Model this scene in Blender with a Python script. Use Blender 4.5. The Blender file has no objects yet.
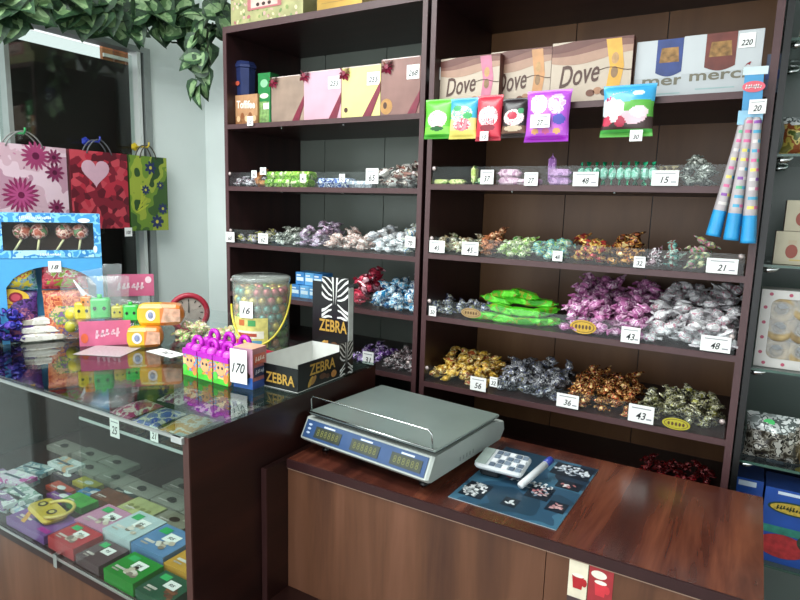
import bpy, math, random
from mathutils import Vector, Matrix, Euler
random.seed(7)
R = math.radians
sc = bpy.context.scene
col = sc.collection
# ------------------------------------------------------------------ camera
FP = 599.0
yaw, pit, rol = R(-30.55), R(9.0), R(1.6)
CAM = Vector((0, -1.6, 1.5))
FW = Vector((math.sin(yaw)*math.cos(pit), math.cos(yaw)*math.cos(pit), -math.sin(pit)))
_r = Vector((math.cos(yaw), -math.sin(yaw), 0)); _u = _r.cross(FW)
RT = _r*math.cos(rol) + _u*math.sin(rol)
UP = -_r*math.sin(rol) + _u*math.cos(rol)
cd = bpy.data.cameras.new('camera'); cam = bpy.data.objects.new('camera', cd); col.objects.link(cam)
cd.sensor_width = 36; cd.lens = 36*FP/800; cd.clip_start = .02
m = Matrix((RT, UP, -FW)).transposed().to_4x4(); m.translation = CAM
cam.matrix_world = m; sc.camera = cam
# where real surfaces meet the sight line through a point of the 800x600 photograph (used to measure real positions)
def ray(x, y): return FW + RT*((x-400)/FP) - UP*((y-300)/FP)
def onY(x, y, Y=0.0): d = ray(x, y); return CAM + d*((Y-CAM.y)/d.y)
def onZ(x, y, Z): d = ray(x, y); return CAM + d*((Z-CAM.z)/d.z)
def onX(x, y, X): d = ray(x, y); return CAM + d*((X-CAM.x)/d.x)
def pr(P):
    v = Vector(P)-CAM; w = v.dot(FW); return 400+FP*v.dot(RT)/w, 300-FP*v.dot(UP)/w
def ppm(P): return FP/((Vector(P)-CAM).dot(FW))
def Xof(px, Y, Z):
    a, b = -3.0, 1.2
    for _ in range(40):
        mid = (a+b)/2
        if pr((mid, Y, Z))[0] < px: a = mid
        else: b = mid
    return (a+b)/2
def facing(P, extra=0): return math.atan2(CAM.x-P[0], P[1]-CAM.y) + R(extra)

# ------------------------------------------------------------------ materials
def lin(h):
    h = h.lstrip('#'); o = []
    for i in (0, 2, 4):
        c = int(h[i:i+2], 16)/255; o.append(c/12.92 if c <= .04045 else ((c+.055)/1.055)**2.4)
    return (*o, 1)
_m = {}
def base_mat(name):
    mt = bpy.data.materials.new(name); mt.use_nodes = True; nt = mt.node_tree
    return mt, nt, nt.nodes['Principled BSDF']
def M(hexc, rough=.5, metal=0., var=.12, scale=30., spec=.5, bump=0.):
    """plain material with a faint procedural variation of its own colour"""
    k = (hexc, rough, metal, var, scale, spec, bump)
    if k in _m: return _m[k]
    mt, nt, b = base_mat('surface_'+hexc.strip('#'))
    c = lin(hexc)
    n = nt.nodes.new('ShaderNodeTexNoise'); n.inputs['Scale'].default_value = scale; n.inputs['Detail'].default_value = 3
    tc = nt.nodes.new('ShaderNodeTexCoord'); nt.links.new(tc.outputs['Object'], n.inputs['Vector'])
    r = nt.nodes.new('ShaderNodeValToRGB'); nt.links.new(n.outputs['Fac'], r.inputs['Fac'])
    r.color_ramp.elements[0].position = .3; r.color_ramp.elements[1].position = .7
    r.color_ramp.elements[0].color = (*[v*(1-var) for v in c[:3]], 1)
    r.color_ramp.elements[1].color = (*[min(1, v*(1+var)) for v in c[:3]], 1)
    nt.links.new(r.outputs['Color'], b.inputs['Base Color'])
    b.inputs['Roughness'].default_value = rough; b.inputs['Metallic'].default_value = metal
    b.inputs['Specular IOR Level'].default_value = spec
    if bump:
        bp = nt.nodes.new('ShaderNodeBump'); bp.inputs['Strength'].default_value = bump; bp.inputs['Distance'].default_value = .004
        nt.links.new(n.outputs['Fac'], bp.inputs['Height']); nt.links.new(bp.outputs['Normal'], b.inputs['Normal'])
    _m[k] = mt; return mt
def W(hexes, scale=60., rough=.28, metal=.25, bump=.3, kind='noise'):
    """printed foil or paper: blotches of several colours"""
    k = (tuple(hexes), scale, rough, metal, bump, kind)
    if k in _m: return _m[k]
    mt, nt, b = base_mat('printed_foil_'+hexes[0].strip('#'))
    tc = nt.nodes.new('ShaderNodeTexCoord')
    if kind == 'voronoi':
        n = nt.nodes.new('ShaderNodeTexVoronoi'); out = n.outputs['Color']
        sp = nt.nodes.new('ShaderNodeSeparateColor'); nt.links.new(out, sp.inputs[0]); fac = sp.outputs[0]
    else:
        n = nt.nodes.new('ShaderNodeTexNoise'); n.inputs['Detail'].default_value = 2; fac = n.outputs['Fac']
    n.inputs['Scale'].default_value = scale
    oi = nt.nodes.new('ShaderNodeObjectInfo'); ad = nt.nodes.new('ShaderNodeVectorMath'); ad.operation = 'MULTIPLY_ADD'
    ad.inputs[1].default_value = (1, 1, 1)
    cb = nt.nodes.new('ShaderNodeCombineXYZ'); mu = nt.nodes.new('ShaderNodeMath'); mu.operation = 'MULTIPLY'; mu.inputs[1].default_value = 17
    nt.links.new(oi.outputs['Random'], mu.inputs[0]); nt.links.new(mu.outputs[0], cb.inputs[0]); nt.links.new(mu.outputs[0], cb.inputs[1])
    nt.links.new(tc.outputs['Object'], ad.inputs[0]); nt.links.new(cb.outputs[0], ad.inputs[2]); nt.links.new(ad.outputs[0], n.inputs['Vector'])
    r = nt.nodes.new('ShaderNodeValToRGB'); cr = r.color_ramp; cr.interpolation = 'CONSTANT'
    N = len(hexes); lo, hi = (.34, .66) if kind == 'noise' else (0, 1)
    for i, h in enumerate(hexes):
        p = 0 if i == 0 else lo+(hi-lo)*i/N
        e = cr.elements[i] if i < 2 else cr.elements.new(p)
        e.position = p; e.color = lin(h)
    nt.links.new(fac, r.inputs['Fac']); nt.links.new(r.outputs['Color'], b.inputs['Base Color'])
    b.inputs['Roughness'].default_value = rough+.06; b.inputs['Metallic'].default_value = metal*.5
    if bump:
        n2 = nt.nodes.new('ShaderNodeTexNoise'); n2.inputs['Scale'].default_value = 180; nt.links.new(ad.outputs[0], n2.inputs['Vector'])
        bp = nt.nodes.new('ShaderNodeBump'); bp.inputs['Strength'].default_value = bump; bp.inputs['Distance'].default_value = .003
        nt.links.new(n2.outputs['Fac'], bp.inputs['Height']); nt.links.new(bp.outputs['Normal'], b.inputs['Normal'])
    _m[k] = mt; return mt
def wood(name, c1, c2, c3, axis='Z', rough=.3, scale=1.0, stretch=14., coat=.0, spec=.5):
    mt, nt, b = base_mat(name)
    tc = nt.nodes.new('ShaderNodeTexCoord'); mp = nt.nodes.new('ShaderNodeMapping')
    s = {'X': (1, stretch, stretch), 'Y': (stretch, 1, stretch), 'Z': (stretch, stretch, 1)}[axis]
    mp.inputs['Scale'].default_value = [v*scale for v in s]
    nt.links.new(tc.outputs['Object'], mp.inputs['Vector'])
    n = nt.nodes.new('ShaderNodeTexNoise'); n.inputs['Scale'].default_value = 1; n.inputs['Detail'].default_value = 5; n.inputs['Roughness'].default_value = .6; n.inputs['Distortion'].default_value = .4
    nt.links.new(mp.outputs[0], n.inputs['Vector'])
    r = nt.nodes.new('ShaderNodeValToRGB'); cr = r.color_ramp
    cr.elements[0].position = .32; cr.elements[0].color = lin(c1)
    e = cr.elements.new(.5); e.color = lin(c2)
    cr.elements[-1].position = .7; cr.elements[-1].color = lin(c3)
    nt.links.new(n.outputs['Fac'], r.inputs['Fac']); nt.links.new(r.outputs['Color'], b.inputs['Base Color'])
    b.inputs['Roughness'].default_value = rough; b.inputs['Specular IOR Level'].default_value = spec
    b.inputs['Coat Weight'].default_value = coat; b.inputs['Coat Roughness'].default_value = .15
    return mt
def clear(name, tint='#ffffff', ior=1.45, rough=.02, body=0., bodycol='#ffffff'):
    """clear pane or film: sharp see-through with a fresnel reflection, optionally a little milky"""
    mt, nt, b = base_mat(name); nt.nodes.remove(b)
    out = [n for n in nt.nodes if n.type == 'OUTPUT_MATERIAL'][0]
    t = nt.nodes.new('ShaderNodeBsdfTransparent'); t.inputs[0].default_value = lin(tint)
    g = nt.nodes.new('ShaderNodeBsdfGlossy'); g.inputs['Roughness'].default_value = rough
    fr = nt.nodes.new('ShaderNodeFresnel'); fr.inputs[0].default_value = ior
    # the same reflectance from either side of the pane
    ge = nt.nodes.new('ShaderNodeNewGeometry'); ma = nt.nodes.new('ShaderNodeMath'); ma.operation = 'MULTIPLY_ADD'
    ma.inputs[1].default_value = 1/ior-ior; ma.inputs[2].default_value = ior
    nt.links.new(ge.outputs['Backfacing'], ma.inputs[0]); nt.links.new(ma.outputs[0], fr.inputs[0])
    mx = nt.nodes.new('ShaderNodeMixShader'); nt.links.new(fr.outputs[0], mx.inputs[0])
    src = t.outputs[0]
    if body:
        d = nt.nodes.new('ShaderNodeBsdfDiffuse'); d.inputs[0].default_value = lin(bodycol)
        n = nt.nodes.new('ShaderNodeTexNoise'); n.inputs['Scale'].default_value = 25
        mr = nt.nodes.new('ShaderNodeMapRange'); mr.inputs['To Min'].default_value = body*.5; mr.inputs['To Max'].default_value = body*1.5
        nt.links.new(n.outputs['Fac'], mr.inputs['Value'])
        m2 = nt.nodes.new('ShaderNodeMixShader'); nt.links.new(mr.outputs[0], m2.inputs[0]); nt.links.new(src, m2.inputs[1]); nt.links.new(d.outputs[0], m2.inputs[2]); src = m2.outputs[0]
    nt.links.new(src, mx.inputs[1]); nt.links.new(g.outputs[0], mx.inputs[2]); nt.links.new(mx.outputs[0], out.inputs[0])
    return mt

# ------------------------------------------------------------------ mesh builder
_txt = {}
def text2d(s, bold=0.0, shear=0.0, space=1.0):
    k = (s, bold, shear, space)
    if k in _txt: return _txt[k]
    cu = bpy.data.curves.new('lettering', 'FONT'); cu.body = s; cu.size = 1; cu.shear = shear; cu.offset = bold; cu.space_character = space
    cu.align_x = 'CENTER'; cu.align_y = 'CENTER'; cu.resolution_u = 3
    o = bpy.data.objects.new('lettering', cu)
    me = bpy.data.meshes.new_from_object(o)
    v = [(p.co.x, p.co.y) for p in me.vertices]; f = [tuple(p.vertices) for p in me.polygons]
    xs = [p[0] for p in v]; ys = [p[1] for p in v]
    cx, cy = (min(xs)+max(xs))/2, (min(ys)+max(ys))/2; w, h = max(xs)-min(xs), max(ys)-min(ys)
    v = [((x-cx), (y-cy)) for x, y in v]
    bpy.data.objects.remove(o); bpy.data.curves.remove(cu); bpy.data.meshes.remove(me)
    _txt[k] = (v, f, w, h); return _txt[k]
class Fr:
    """a flat frame on a surface: o origin, r right, u up, n outwards"""
    def __init__(s, o, r, u):
        s.o = Vector(o); s.r = Vector(r).normalized(); s.u = Vector(u).normalized(); s.n = s.r.cross(s.u)
    def __call__(s, x, y, d=0.0): return s.o + s.r*x + s.u*y + s.n*d
FRONT = Fr((0, 0, 0), (1, 0, 0), (0, 0, 1))     # normal is -Y
TOPF = Fr((0, 0, 0), (1, 0, 0), (0, 1, 0))      # normal is +Z
class MB:
    def __init__(s): s.v = []; s.f = []; s.mi = []; s.sm = []; s.mats = []
    def mid(s, m):
        if m not in s.mats: s.mats.append(m)
        return s.mats.index(m)
    def add(s, vs, fs, m, smooth=False, xf=None):
        b = len(s.v)
        s.v += [tuple(xf @ Vector(p)) if xf else tuple(p) for p in vs]
        i = s.mid(m)
        for f in fs: s.f.append([b+k for k in f]); s.mi.append(i); s.sm.append(smooth)
        return s
    def addm(s, vs, fs, ms, smooth=True, xf=None):
        b = len(s.v); s.v += [tuple(xf @ Vector(p)) if xf else tuple(p) for p in vs]
        for f, m_ in zip(fs, ms): s.f.append([b+k for k in f]); s.mi.append(s.mid(m_)); s.sm.append(smooth)
        return s
    def box(s, x0, x1, y0, y1, z0, z1, m, xf=None, taper=1.0, face=None):
        cx, cy = (x0+x1)/2, (y0+y1)/2; t = taper
        vs = [(x0,y0,z0),(x1,y0,z0),(x1,y1,z0),(x0,y1,z0)] + [(cx+(x-cx)*t, cy+(y-cy)*t, z1) for x, y in ((x0,y0),(x1,y0),(x1,y1),(x0,y1))]
        fs = dict(bottom=(3,2,1,0), top=(4,5,6,7), front=(0,1,5,4), right=(1,2,6,5), back=(2,3,7,6), left=(3,0,4,7))
        for k, f in fs.items():
            s.add(vs, [f], (face or {}).get(k, m), xf=xf)
        return s
    def rbox(s, x0, x1, y0, y1, z0, z1, r, m, xf=None, n=3):
        """box with rounded vertical corners and soft top edge"""
        pts = []
        for cx, cy, a0 in ((x1-r, y0+r, -90), (x1-r, y1-r, 0), (x0+r, y1-r, 90), (x0+r, y0+r, 180)):
            for k in range(n+1):
                a = R(a0+90*k/n); pts.append((cx, cy, math.cos(a), math.sin(a)))
        rings = [(z0, r*.7), (z0+r*.4, r), (z1-r*.4, r), (z1, r*.7)]
        vs = []
        for z, q in rings:
            for cx, cy, a, b in pts: vs.append((cx+a*q, cy+b*q, z))
        N = len(pts); fs = []
        for j in range(3):
            for i in range(N): fs.append((j*N+i, j*N+(i+1) % N, (j+1)*N+(i+1) % N, (j+1)*N+i))
        fs.append(tuple(range(3*N, 4*N))); fs.append(tuple(reversed(range(N))))
        return s.add(vs, fs, m, xf=xf)
    def prism(s, pts, h, m, fr=FRONT, d0=0.0, side=None):
        """polygon in a frame, extruded outwards by h"""
        N = len(pts)
        vs = [fr(x, y, d0) for x, y in pts] + [fr(x, y, d0+h) for x, y in pts]
        s.add(vs, [tuple(range(N, 2*N))], m)
        s.add(vs, [tuple(reversed(range(N)))], side or m)
        s.add(vs, [(i, (i+1) % N, N+(i+1) % N, N+i) for i in range(N)], side or m)
        return s
    def poly(s, pts, m, fr=FRONT, d=.0006): return s.add([fr(x, y, d) for x, y in pts], [tuple(range(len(pts)))], m)
    def rect(s, x0, x1, y0, y1, m, fr=FRONT, d=.0006): return s.poly([(x0,y0),(x1,y0),(x1,y1),(x0,y1)], m, fr, d)
    def ell(s, cx, cy, rx, ry, m, fr=FRONT, d=.0006, n=20, rot=0.):
        c, q = math.cos(rot), math.sin(rot)
        return s.poly([(cx+rx*math.cos(a)*c-ry*math.sin(a)*q, cy+rx*math.cos(a)*q+ry*math.sin(a)*c) for a in [2*math.pi*k/n for k in range(n)]], m, fr, d)
    def flower(s, cx, cy, r, n, m, mc, fr=FRONT, d=.0006, w=.16, r0=0.):
        for k in range(n):
            a = 2*math.pi*k/n + r0
            s.ell(cx+math.cos(a)*r*.55, cy+math.sin(a)*r*.55, r*.5, r*w, m, fr, d+.00003*(k % 2), 8, a)
        if mc: s.ell(cx, cy, r*.26, r*.26, mc, fr, d+.0002, 10)
        return s
    def text(s, t, cx, cy, h, m, fr=FRONT, d=.0012, w=None, rot=0., bold=0.0, shear=0.0, space=1.0, warp=None):
        v, f, tw, th = text2d(t, bold, shear, space)
        k = h/th; kx = (w/tw) if w else k
        c, q = math.cos(rot), math.sin(rot); vs = []
        for x, y in v:
            X, Y = x*kx, y*k; X, Y = cx+X*c-Y*q, cy+X*q+Y*c
            vs.append(fr(X, Y, d + (warp(X, Y) if warp else 0)))
        return s.add(vs, f, m)
    def scrib(s, cx, cy, w, h, m, fr=FRONT, d=.0012, seed=1, rot=0.):
        """lettering too small to read: a run of loops and strokes"""
        rd = random.Random(seed); n = max(4, int(w/h*2.2)); c, q = math.cos(rot), math.sin(rot)
        for i in range(n):
            x0 = -w/2+w*(i+.2)/n; x1 = x0+w/n*rd.uniform(.3, .7); y0, y1 = -h/2*rd.uniform(.4, 1), h/2*rd.uniform(.4, 1); t = h*.11
            for (ax, ay, bx, by) in ((x0, y0, x1, y1), (x0, y1*.2, x1+w/n*.2, y0*rd.uniform(.2, 1))):
                ux, uy = bx-ax, by-ay; L = math.hypot(ux, uy) or 1; px, py = -uy/L*t, ux/L*t
                P = [(ax+px, ay+py), (ax-px, ay-py), (bx-px, by-py), (bx+px, by+py)]
                s.poly([(cx+a*c-b*q, cy+a*q+b*c) for a, b in P], m, fr, d+.00005*(i % 2))
        return s
    def tube(s, pts, r, m, n=6, closed=False, cap=True):
        pts = [Vector(p) for p in pts]; N = len(pts); vs = []; fs = []
        rr = r if isinstance(r, (list, tuple)) else [r]*N
        up = Vector((0.13, .27, .95)).normalized()
        for i, p in enumerate(pts):
            t = (pts[(i+1) % N if closed else min(i+1, N-1)] - pts[(i-1) % N if closed else max(i-1, 0)]).normalized()
            a = t.cross(up)
            if a.length < 1e-4: a = t.cross(Vector((1, 0, 0)))
            a.normalize(); b = t.cross(a); up = a.cross(t) if a.cross(t).length > .01 else up
            for k in range(n):
                an = 2*math.pi*k/n; vs.append(p + (a*math.cos(an) + b*math.sin(an))*rr[i])
        for i in range(N if closed else N-1):
            j = (i+1) % N
            for k in range(n): fs.append((i*n+k, j*n+k, j*n+(k+1) % n, i*n+(k+1) % n))
        if cap and not closed: fs += [tuple(range(n)), tuple(reversed(range((N-1)*n, N*n)))]
        return s.add(vs, fs, m, True)
    def lathe(s, prof, m, n=24, xf=None, smooth=True, cap=True, sq=1.0):
        """profile of (radius, height) about Z"""
        vs = []; fs = []
        for r, z in prof:
            for k in range(n):
                a = 2*math.pi*k/n; vs.append((r*math.cos(a), r*math.sin(a)*sq, z))
        for j in range(len(prof)-1):
            for k in range(n): fs.append((j*n+k, j*n+(k+1) % n, (j+1)*n+(k+1) % n, (j+1)*n+k))
        if cap: fs += [tuple(reversed(range(n))), tuple(range((len(prof)-1)*n, len(prof)*n))]
        return s.add(vs, fs, m, smooth, xf)
    def pillow(s, w, h, t, pat, nx=14, ny=18, crimp=.045, seed=0, wob=.05, back=None, z0=0.):
        """filled bag standing on its lower edge, front to -Y; pat(u, v) gives the print (material) at each place"""
        rnd = random.Random(seed); ph = [rnd.uniform(0, 6) for _ in range(4)]
        def th(u, v):
            if v < crimp or v > 1-crimp: return .0
            q = (v-crimp)/(1-2*crimp)
            return t*.5*(max(0, 1-abs(2*u-1)**2.6)**.6)*(max(0, 1-abs(2*q-1)**2.8)**.6)*(1+wob*2*math.sin(9*u+ph[0])*math.sin(8*v+ph[1]))
        def px(u, v):
            pin = 1-.06*math.sin(math.pi*min(1, max(0, v)))
            return (u-.5)*w*pin + .004*w*math.sin(15*v+ph[2])
        for side in (-1, 1):
            vs = []
            for j in range(ny+1):
                for i in range(nx+1):
                    u, v = i/nx, j/ny
                    zz = z0+v*h
                    if v in (0, 1): zz += (.006*h if i % 2 else -.002*h)
                    vs.append((px(u, v), side*(th(u, v)+.0006) + (.002 if v in (0., 1.) and i % 2 else 0), zz))
            fs = []; ms = []
            for j in range(ny):
                for i in range(nx):
                    q = (j*(nx+1)+i, j*(nx+1)+i+1, (j+1)*(nx+1)+i+1, (j+1)*(nx+1)+i)
                    fs.append(q[::-1] if side > 0 else q)
                    ms.append(pat((i+.5)/nx, (j+.5)/ny) if side < 0 or back is None else back)
            s.addm(vs, fs, ms, True)
        s.warp = lambda X, Z: th(X/w+.5, (Z-z0)/h)
        return s
    def build(s, name, parent=None, loc=None, rot=None):
        me = bpy.data.meshes.new(name); me.from_pydata([tuple(p) for p in s.v], [], s.f)
        for m_ in s.mats: me.materials.append(m_)
        me.polygons.foreach_set('material_index', s.mi); me.polygons.foreach_set('use_smooth', s.sm)
        me.update()
        o = bpy.data.objects.new(name, me); col.objects.link(o)
        if parent: o.parent = parent
        if loc is not None: o.location = loc
        if rot is not None: o.rotation_euler = rot
        return o
def tag(o, label=None, cat=None, group=None, kind=None):
    for k, v in (('label', label), ('category', cat), ('group', group), ('kind', kind)):
        if v: o[k] = v
    return o
def empty(name, loc=(0, 0, 0), rz=0., label=None, cat=None, group=None):
    o = bpy.data.objects.new(name, None); o.empty_display_size = .05; col.objects.link(o)
    o.location = loc; o.rotation_euler = rz if isinstance(rz, (tuple, list)) else (0, 0, rz)
    return tag(o, label, cat, group)
def copy_tree(o, parent=None):
    c = o.copy(); col.objects.link(c); c.parent = parent
    for ch in [x for x in o.children]: copy_tree(ch, c)
    return c
# ------------------------------------------------------------------ materials of the place
DARKWOOD = wood('dark_red_brown_laminate', '#211011', '#2e1718', '#3a1e1e', 'X', .38, 1.2, 10)
DARKWOODZ = wood('dark_red_brown_laminate_upright', '#1f0f10', '#2c1617', '#381d1c', 'Z', .38, 1.2, 10)
EDGE = M('#4e3335', .4, var=.06)
PANELW = wood('dark_wenge_side', '#1f0d0b', '#2a1310', '#381a15', 'Y', .35, 1.0, 9)
TOPW = wood('reddish_brown_worktop', '#2a120f', '#53291f', '#854c36', 'Y', .24, 1.1, 10, coat=.25)
FACW = wood('warm_brown_facade', '#452a1f', '#63402d', '#744d3a', 'Z', .4, .9, 11)
BACKR = wood('brown_back_board', '#6b472c', '#7d5636', '#8c6542', 'Z', .42, .8, 5)
BACKL = M('#7c837b', .22, .0, .05, 4)
INNER = M('#150d0c', .45, var=.1)
ALU = M('#b9bdbb', .32, .8, .05)
CHROME = M('#d8dcdc', .15, 1., .03)
WHITE = M('#f2f2ee', .5, var=.03)
PAPER = M('#f4f4f2', .6, var=.02)
INK = M('#15151a', .5, var=.0)
BLACK = M('#0c0c0d', .35, var=.05)
WALL = M('#e6eeeb', .35, .0, .04, 3)
GREYBACK = M('#6f7a76', .3, .0, .08, 3)
GLASS = clear('clear_glass', '#eef5f2', 1.5)
TOPGLASS = clear('counter_top_glass', '#e4efec', 1.75)
PLEXI = clear('clear_acrylic', '#fbfdfd', 1.3, .05, .015, '#c9d2d2')
FILM = clear('clear_film', '#ffffff', 1.4, .12, .12, '#dfe6ea')

# ------------------------------------------------------------------ the setting
def struct(name, mb): return tag(mb.build(name), kind='structure')
FLOORM = M('#6d655c', .4, .0, .15, 5)
struct('floor', MB().box(-2.6, 1.8, -3.6, .5, -.05, 0, FLOORM))
struct('ceiling', MB().box(-2.6, 1.8, -3.6, .5, 2.75, 2.8, M('#c8cac6', .8, var=.03)))
struct('wall_back', MB().box(-2.6, 1.8, .43, .53, 0, 2.75, WALL))
struct('wall_right', MB().box(1.7, 1.8, -3.6, .43, 0, 2.75, WALL))
WX = -2.29; WY0, WY1, WZ0, WZ1 = -1.25, .135, .06, 2.118
w = MB(); w.box(WX-.1, WX, WY1, .43, 0, 2.75, WALL); w.box(WX-.1, WX, -3.6, WY0, 0, 2.75, WALL)
w.box(WX-.1, WX, WY0, WY1, WZ1, 2.75, WALL); w.box(WX-.1, WX, WY0, WY1, 0, WZ0, WALL)
struct('wall_left', w)
FRM = M('#9aa09e', .35, .5, .05)
win = empty('window_1', (WX, 0, 0)); tag(win, kind='structure')
f = MB(); fw = .035
f.box(-.05, .012, WY1-fw, WY1-.003, WZ0, WZ1, FRM); f.box(-.05, .012, WY0+.003, WY0+fw, WZ0, WZ1, FRM)
f.box(-.05, .012, WY0+fw, WY1-fw, WZ1-fw*.6, WZ1, FRM); f.box(-.05, .012, WY0+fw, WY1-fw, WZ0, WZ0+fw, FRM)
f.box(-.05, .014, -.450, -.434, WZ0+fw, WZ1-fw*.6, FRM)
f.box(-.05, .008, WY1-fw-.028, WY1-fw-.012, WZ0+fw, WZ1-fw*.6, M('#dfe3e0', .3, .3, .03))
f.build('window_frame', win)
MB().box(-.03, -.024, WY0+fw, WY1-fw, WZ0+fw, WZ1-fw, GLASS).build('pane', win)
# boards standing right behind the glass, daylight above them
bb = MB().box(-2.46, -2.45, -.355, .42, .0, 2.073, M('#2a1c1b', .5, .0, .25, 3))
tag(bb.build('plywood_board'), 'dark brown board standing right behind the shop window', 'board')
cr = MB(); OR = wood('orange_slats', '#8a4a26', '#b06a3c', '#c98a58', 'Z', .5)
for k in range(8): cr.box(-2.62, -2.60, .13+k*.06, .18+k*.06, 0, 2.19, OR)
cr.box(-2.60, -2.59, .13, .60, 2.12, 2.135, M('#e8e2d8', .5)); cr.box(-2.60, -2.59, .13, .60, 1.9, 1.93, OR)
tag(cr.build('slatted_screen'), 'orange slatted screen showing above the dark board outside the window', 'screen')

# ------------------------------------------------------------------ wall cabinets
ZR = [1.775, 1.564, 1.359, 1.169, .959, .75, .45]
ZL = [1.770, 1.551, 1.345, 1.161, .965, .76, .45]
DEP = .41; TH = .016
def cabinet(name, label, x0, x1, zs, back, backinner, joints):
    r = empty(name, (x0, 0, 0), 0, label, 'cabinet', 'open shelf cabinets along the back wall'); W_ = x1-x0
    def side(a):
        mb = MB().box(a, a+TH, .004, DEP, 0, 2.105, INNER if False else DARKWOODZ)
        mb.box(a, a+TH, 0, .004, 0, 2.105, EDGE)
        return mb
    side(0).build('side_panel', r); side(W_-TH).build('side_panel', r)
    t = MB().box(TH, W_-TH, .004, DEP, 2.083, 2.105, DARKWOOD); t.box(TH, W_-TH, 0, .004, 2.083, 2.105, EDGE); t.build('top_panel', r)
    b = MB(); xs = [TH]+[j-x0 for j in joints]+[W_-TH]
    for i in range(len(xs)-1): b.box(xs[i]+.0015, xs[i+1]-.0015, DEP-.006, DEP, .08, 2.083, back)
    b.box(TH, W_-TH, DEP, DEP+.003, .08, 2.083, BLACK); b.build('back_panel', r)
    p = MB().box(TH, W_-TH, .02, .036, 0, .08, DARKWOOD); p.build('plinth', r)
    for k, z in enumerate(zs):
        s = MB().box(TH, W_-TH, .004, DEP-.006, z-TH, z, DARKWOOD); s.box(TH, W_-TH, 0, .004, z-TH, z, EDGE)
        so = s.build('shelf', r)
        for sx in (.3, .62): MB().lathe([(.004, z-TH-.003), (.004, z-TH)], CHROME, 8, Matrix.Translation((W_*sx, .03, 0))).build('shelf_pin', so)
        if 1 <= k <= 4:
            for sx in (TH+.012, W_-TH-.012): MB().lathe([(.005, 0), (.007, .003), (.003, .006)], M('#c9b9b6', .3, .3), 8, Matrix.Translation((sx, -.001, z+.045)) @ Matrix.Rotation(R(90), 4, 'X')).build('strip_knob', so)
        if 1 <= k <= 4:
            MB().box(TH+.004, W_-TH-.004, .002, .0045, z+.0005, z+.05, PLEXI).build('acrylic_strip', so)
    if backinner:
        backinner(r, W_)
    return r
XL0, XL1, XR0, XR1 = -1.706, -.879, -.866, 0.0
cabinet('shelf_cabinet', 'dark brown shelf cabinet with grey back, gift boxes on its upper shelf', XL0, XL1, ZL, BACKL, None, [-1.5-.06, -1.27])
cabinet('shelf_cabinet', 'dark brown shelf cabinet with brown back, chocolate boxes on its upper shelf', XR0, XR1, ZR, BACKR, None, [-.56, -.29])

# ------------------------------------------------------------------ glass display unit on the far right
gu = empty('glass_display_rack', (.004, 0, 0), 0, 'dark framed display rack with glass shelves to the right of the brown cabinets', 'display rack')
f = MB()
for x in (.0, .86): f.box(x, x+.014, 0, .014, 0, 2.3, BLACK); f.box(x, x+.014, .36, .374, 0, 2.3, BLACK)
f.box(0, .874, 0, .374, 2.3, 2.32, BLACK); f.build('frame', gu)
MB().box(.014, .86, .366, .372, .1, 2.3, GREYBACK).build('back_panel', gu)
MB().box(.0, .874, .0, .374, .0, .1, BLACK).build('base', gu)
MB().box(.004, .009, .016, .358, .1, 2.3, GLASS).build('side_pane', gu)
GEDGE = M('#3d5a50', .2, .0, .05)
ZG = [1.884, 1.637, 1.388, 1.142, .91, .66]
for z in ZG:
    so = MB().box(.014, .858, .022, .36, z-.006, z, GLASS).box(.014, .858, .019, .022, z-.006, z, GEDGE).build('glass_shelf', gu)
    for y in (.035, .32): MB().tube([(.012, y, z-.012), (.024, y, z-.013), (.036, y, z-.012), (.045, y, z-.006)], [.005, .008, .006, .005], CHROME, 8).build('shelf_clip', so)

# ------------------------------------------------------------------ glass showcase counter
GX0, GX1, GY0, GY1 = -3.0+.75, -.95, -.82, -.125
GX0 = -2.27
gc = empty('glass_showcase_counter', (GX1, GY0, 0), 0, 'glass topped showcase counter with dark wooden side and sweets inside and on top', 'counter')
def loc(x, y): return x-GX1, y-GY0
def gbox(name, x0, x1, y0, y1, z0, z1, m_, par=None):
    return MB().box(x0-GX1, x1-GX1, y0-GY0, y1-GY0, z0, z1, m_).build(name, par or gc)
sp_ = MB().box(-.018, 0, .004, GY1-GY0, 0, 1.020, PANELW).box(-.018, 0, 0, .004, 0, 1.020, M('#4a2c28', .4, var=.08)); sp_.build('side_panel', gc)
gbox('side_panel', GX0, GX0+.018, GY0, GY1, 0, 1.020, PANELW)
gbox('front_panel', GX0+.018, GX1-.018, GY0+.012, GY0+.028, .0, .545, FACW)
DECKZ = .577
gbox('deck', GX0+.018, GX1-.018, GY0+.006, GY1-.02, DECKZ-.032, DECKZ, DARKWOOD)
gbox('back_panel', GX0+.018, GX1-.018, GY1-.016, GY1, 0, 1.020, M('#59605c', .28, var=.06))
gbox('front_glass', GX0+.02, GX1-.02, GY0+.001, GY0+.006, DECKZ, 1.018, clear('front_pane', '#f4f8f6', 1.33))
tg = MB().box(GX0-GX1, 0, 0, GY1-GY0, 1.0205, 1.0275, TOPGLASS); tg.build('glass_top', gc)
rl = MB().box(GX0-GX1+.02, -.019, -.006, .0, 1.0135, 1.0195, ALU); rl.build('edge_rail', gc)
sr = MB().box(GX0-GX1+.02, -.02, -.003, .0, DECKZ-.002, DECKZ+.004, ALU)
for x in (-1.46, -1.02+.0):
    sr.box(x-GX1-.008, x-GX1+.008, -.008, .006, DECKZ-.02, DECKZ+.016, CHROME)
sr.build('lower_rail', gc)
c_ = MB().box(-.045, -.012, -.007, .015, 1.006, 1.0195, M('#b5bab8', .3, .2)); c_.build('corner_clip', gc)
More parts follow.
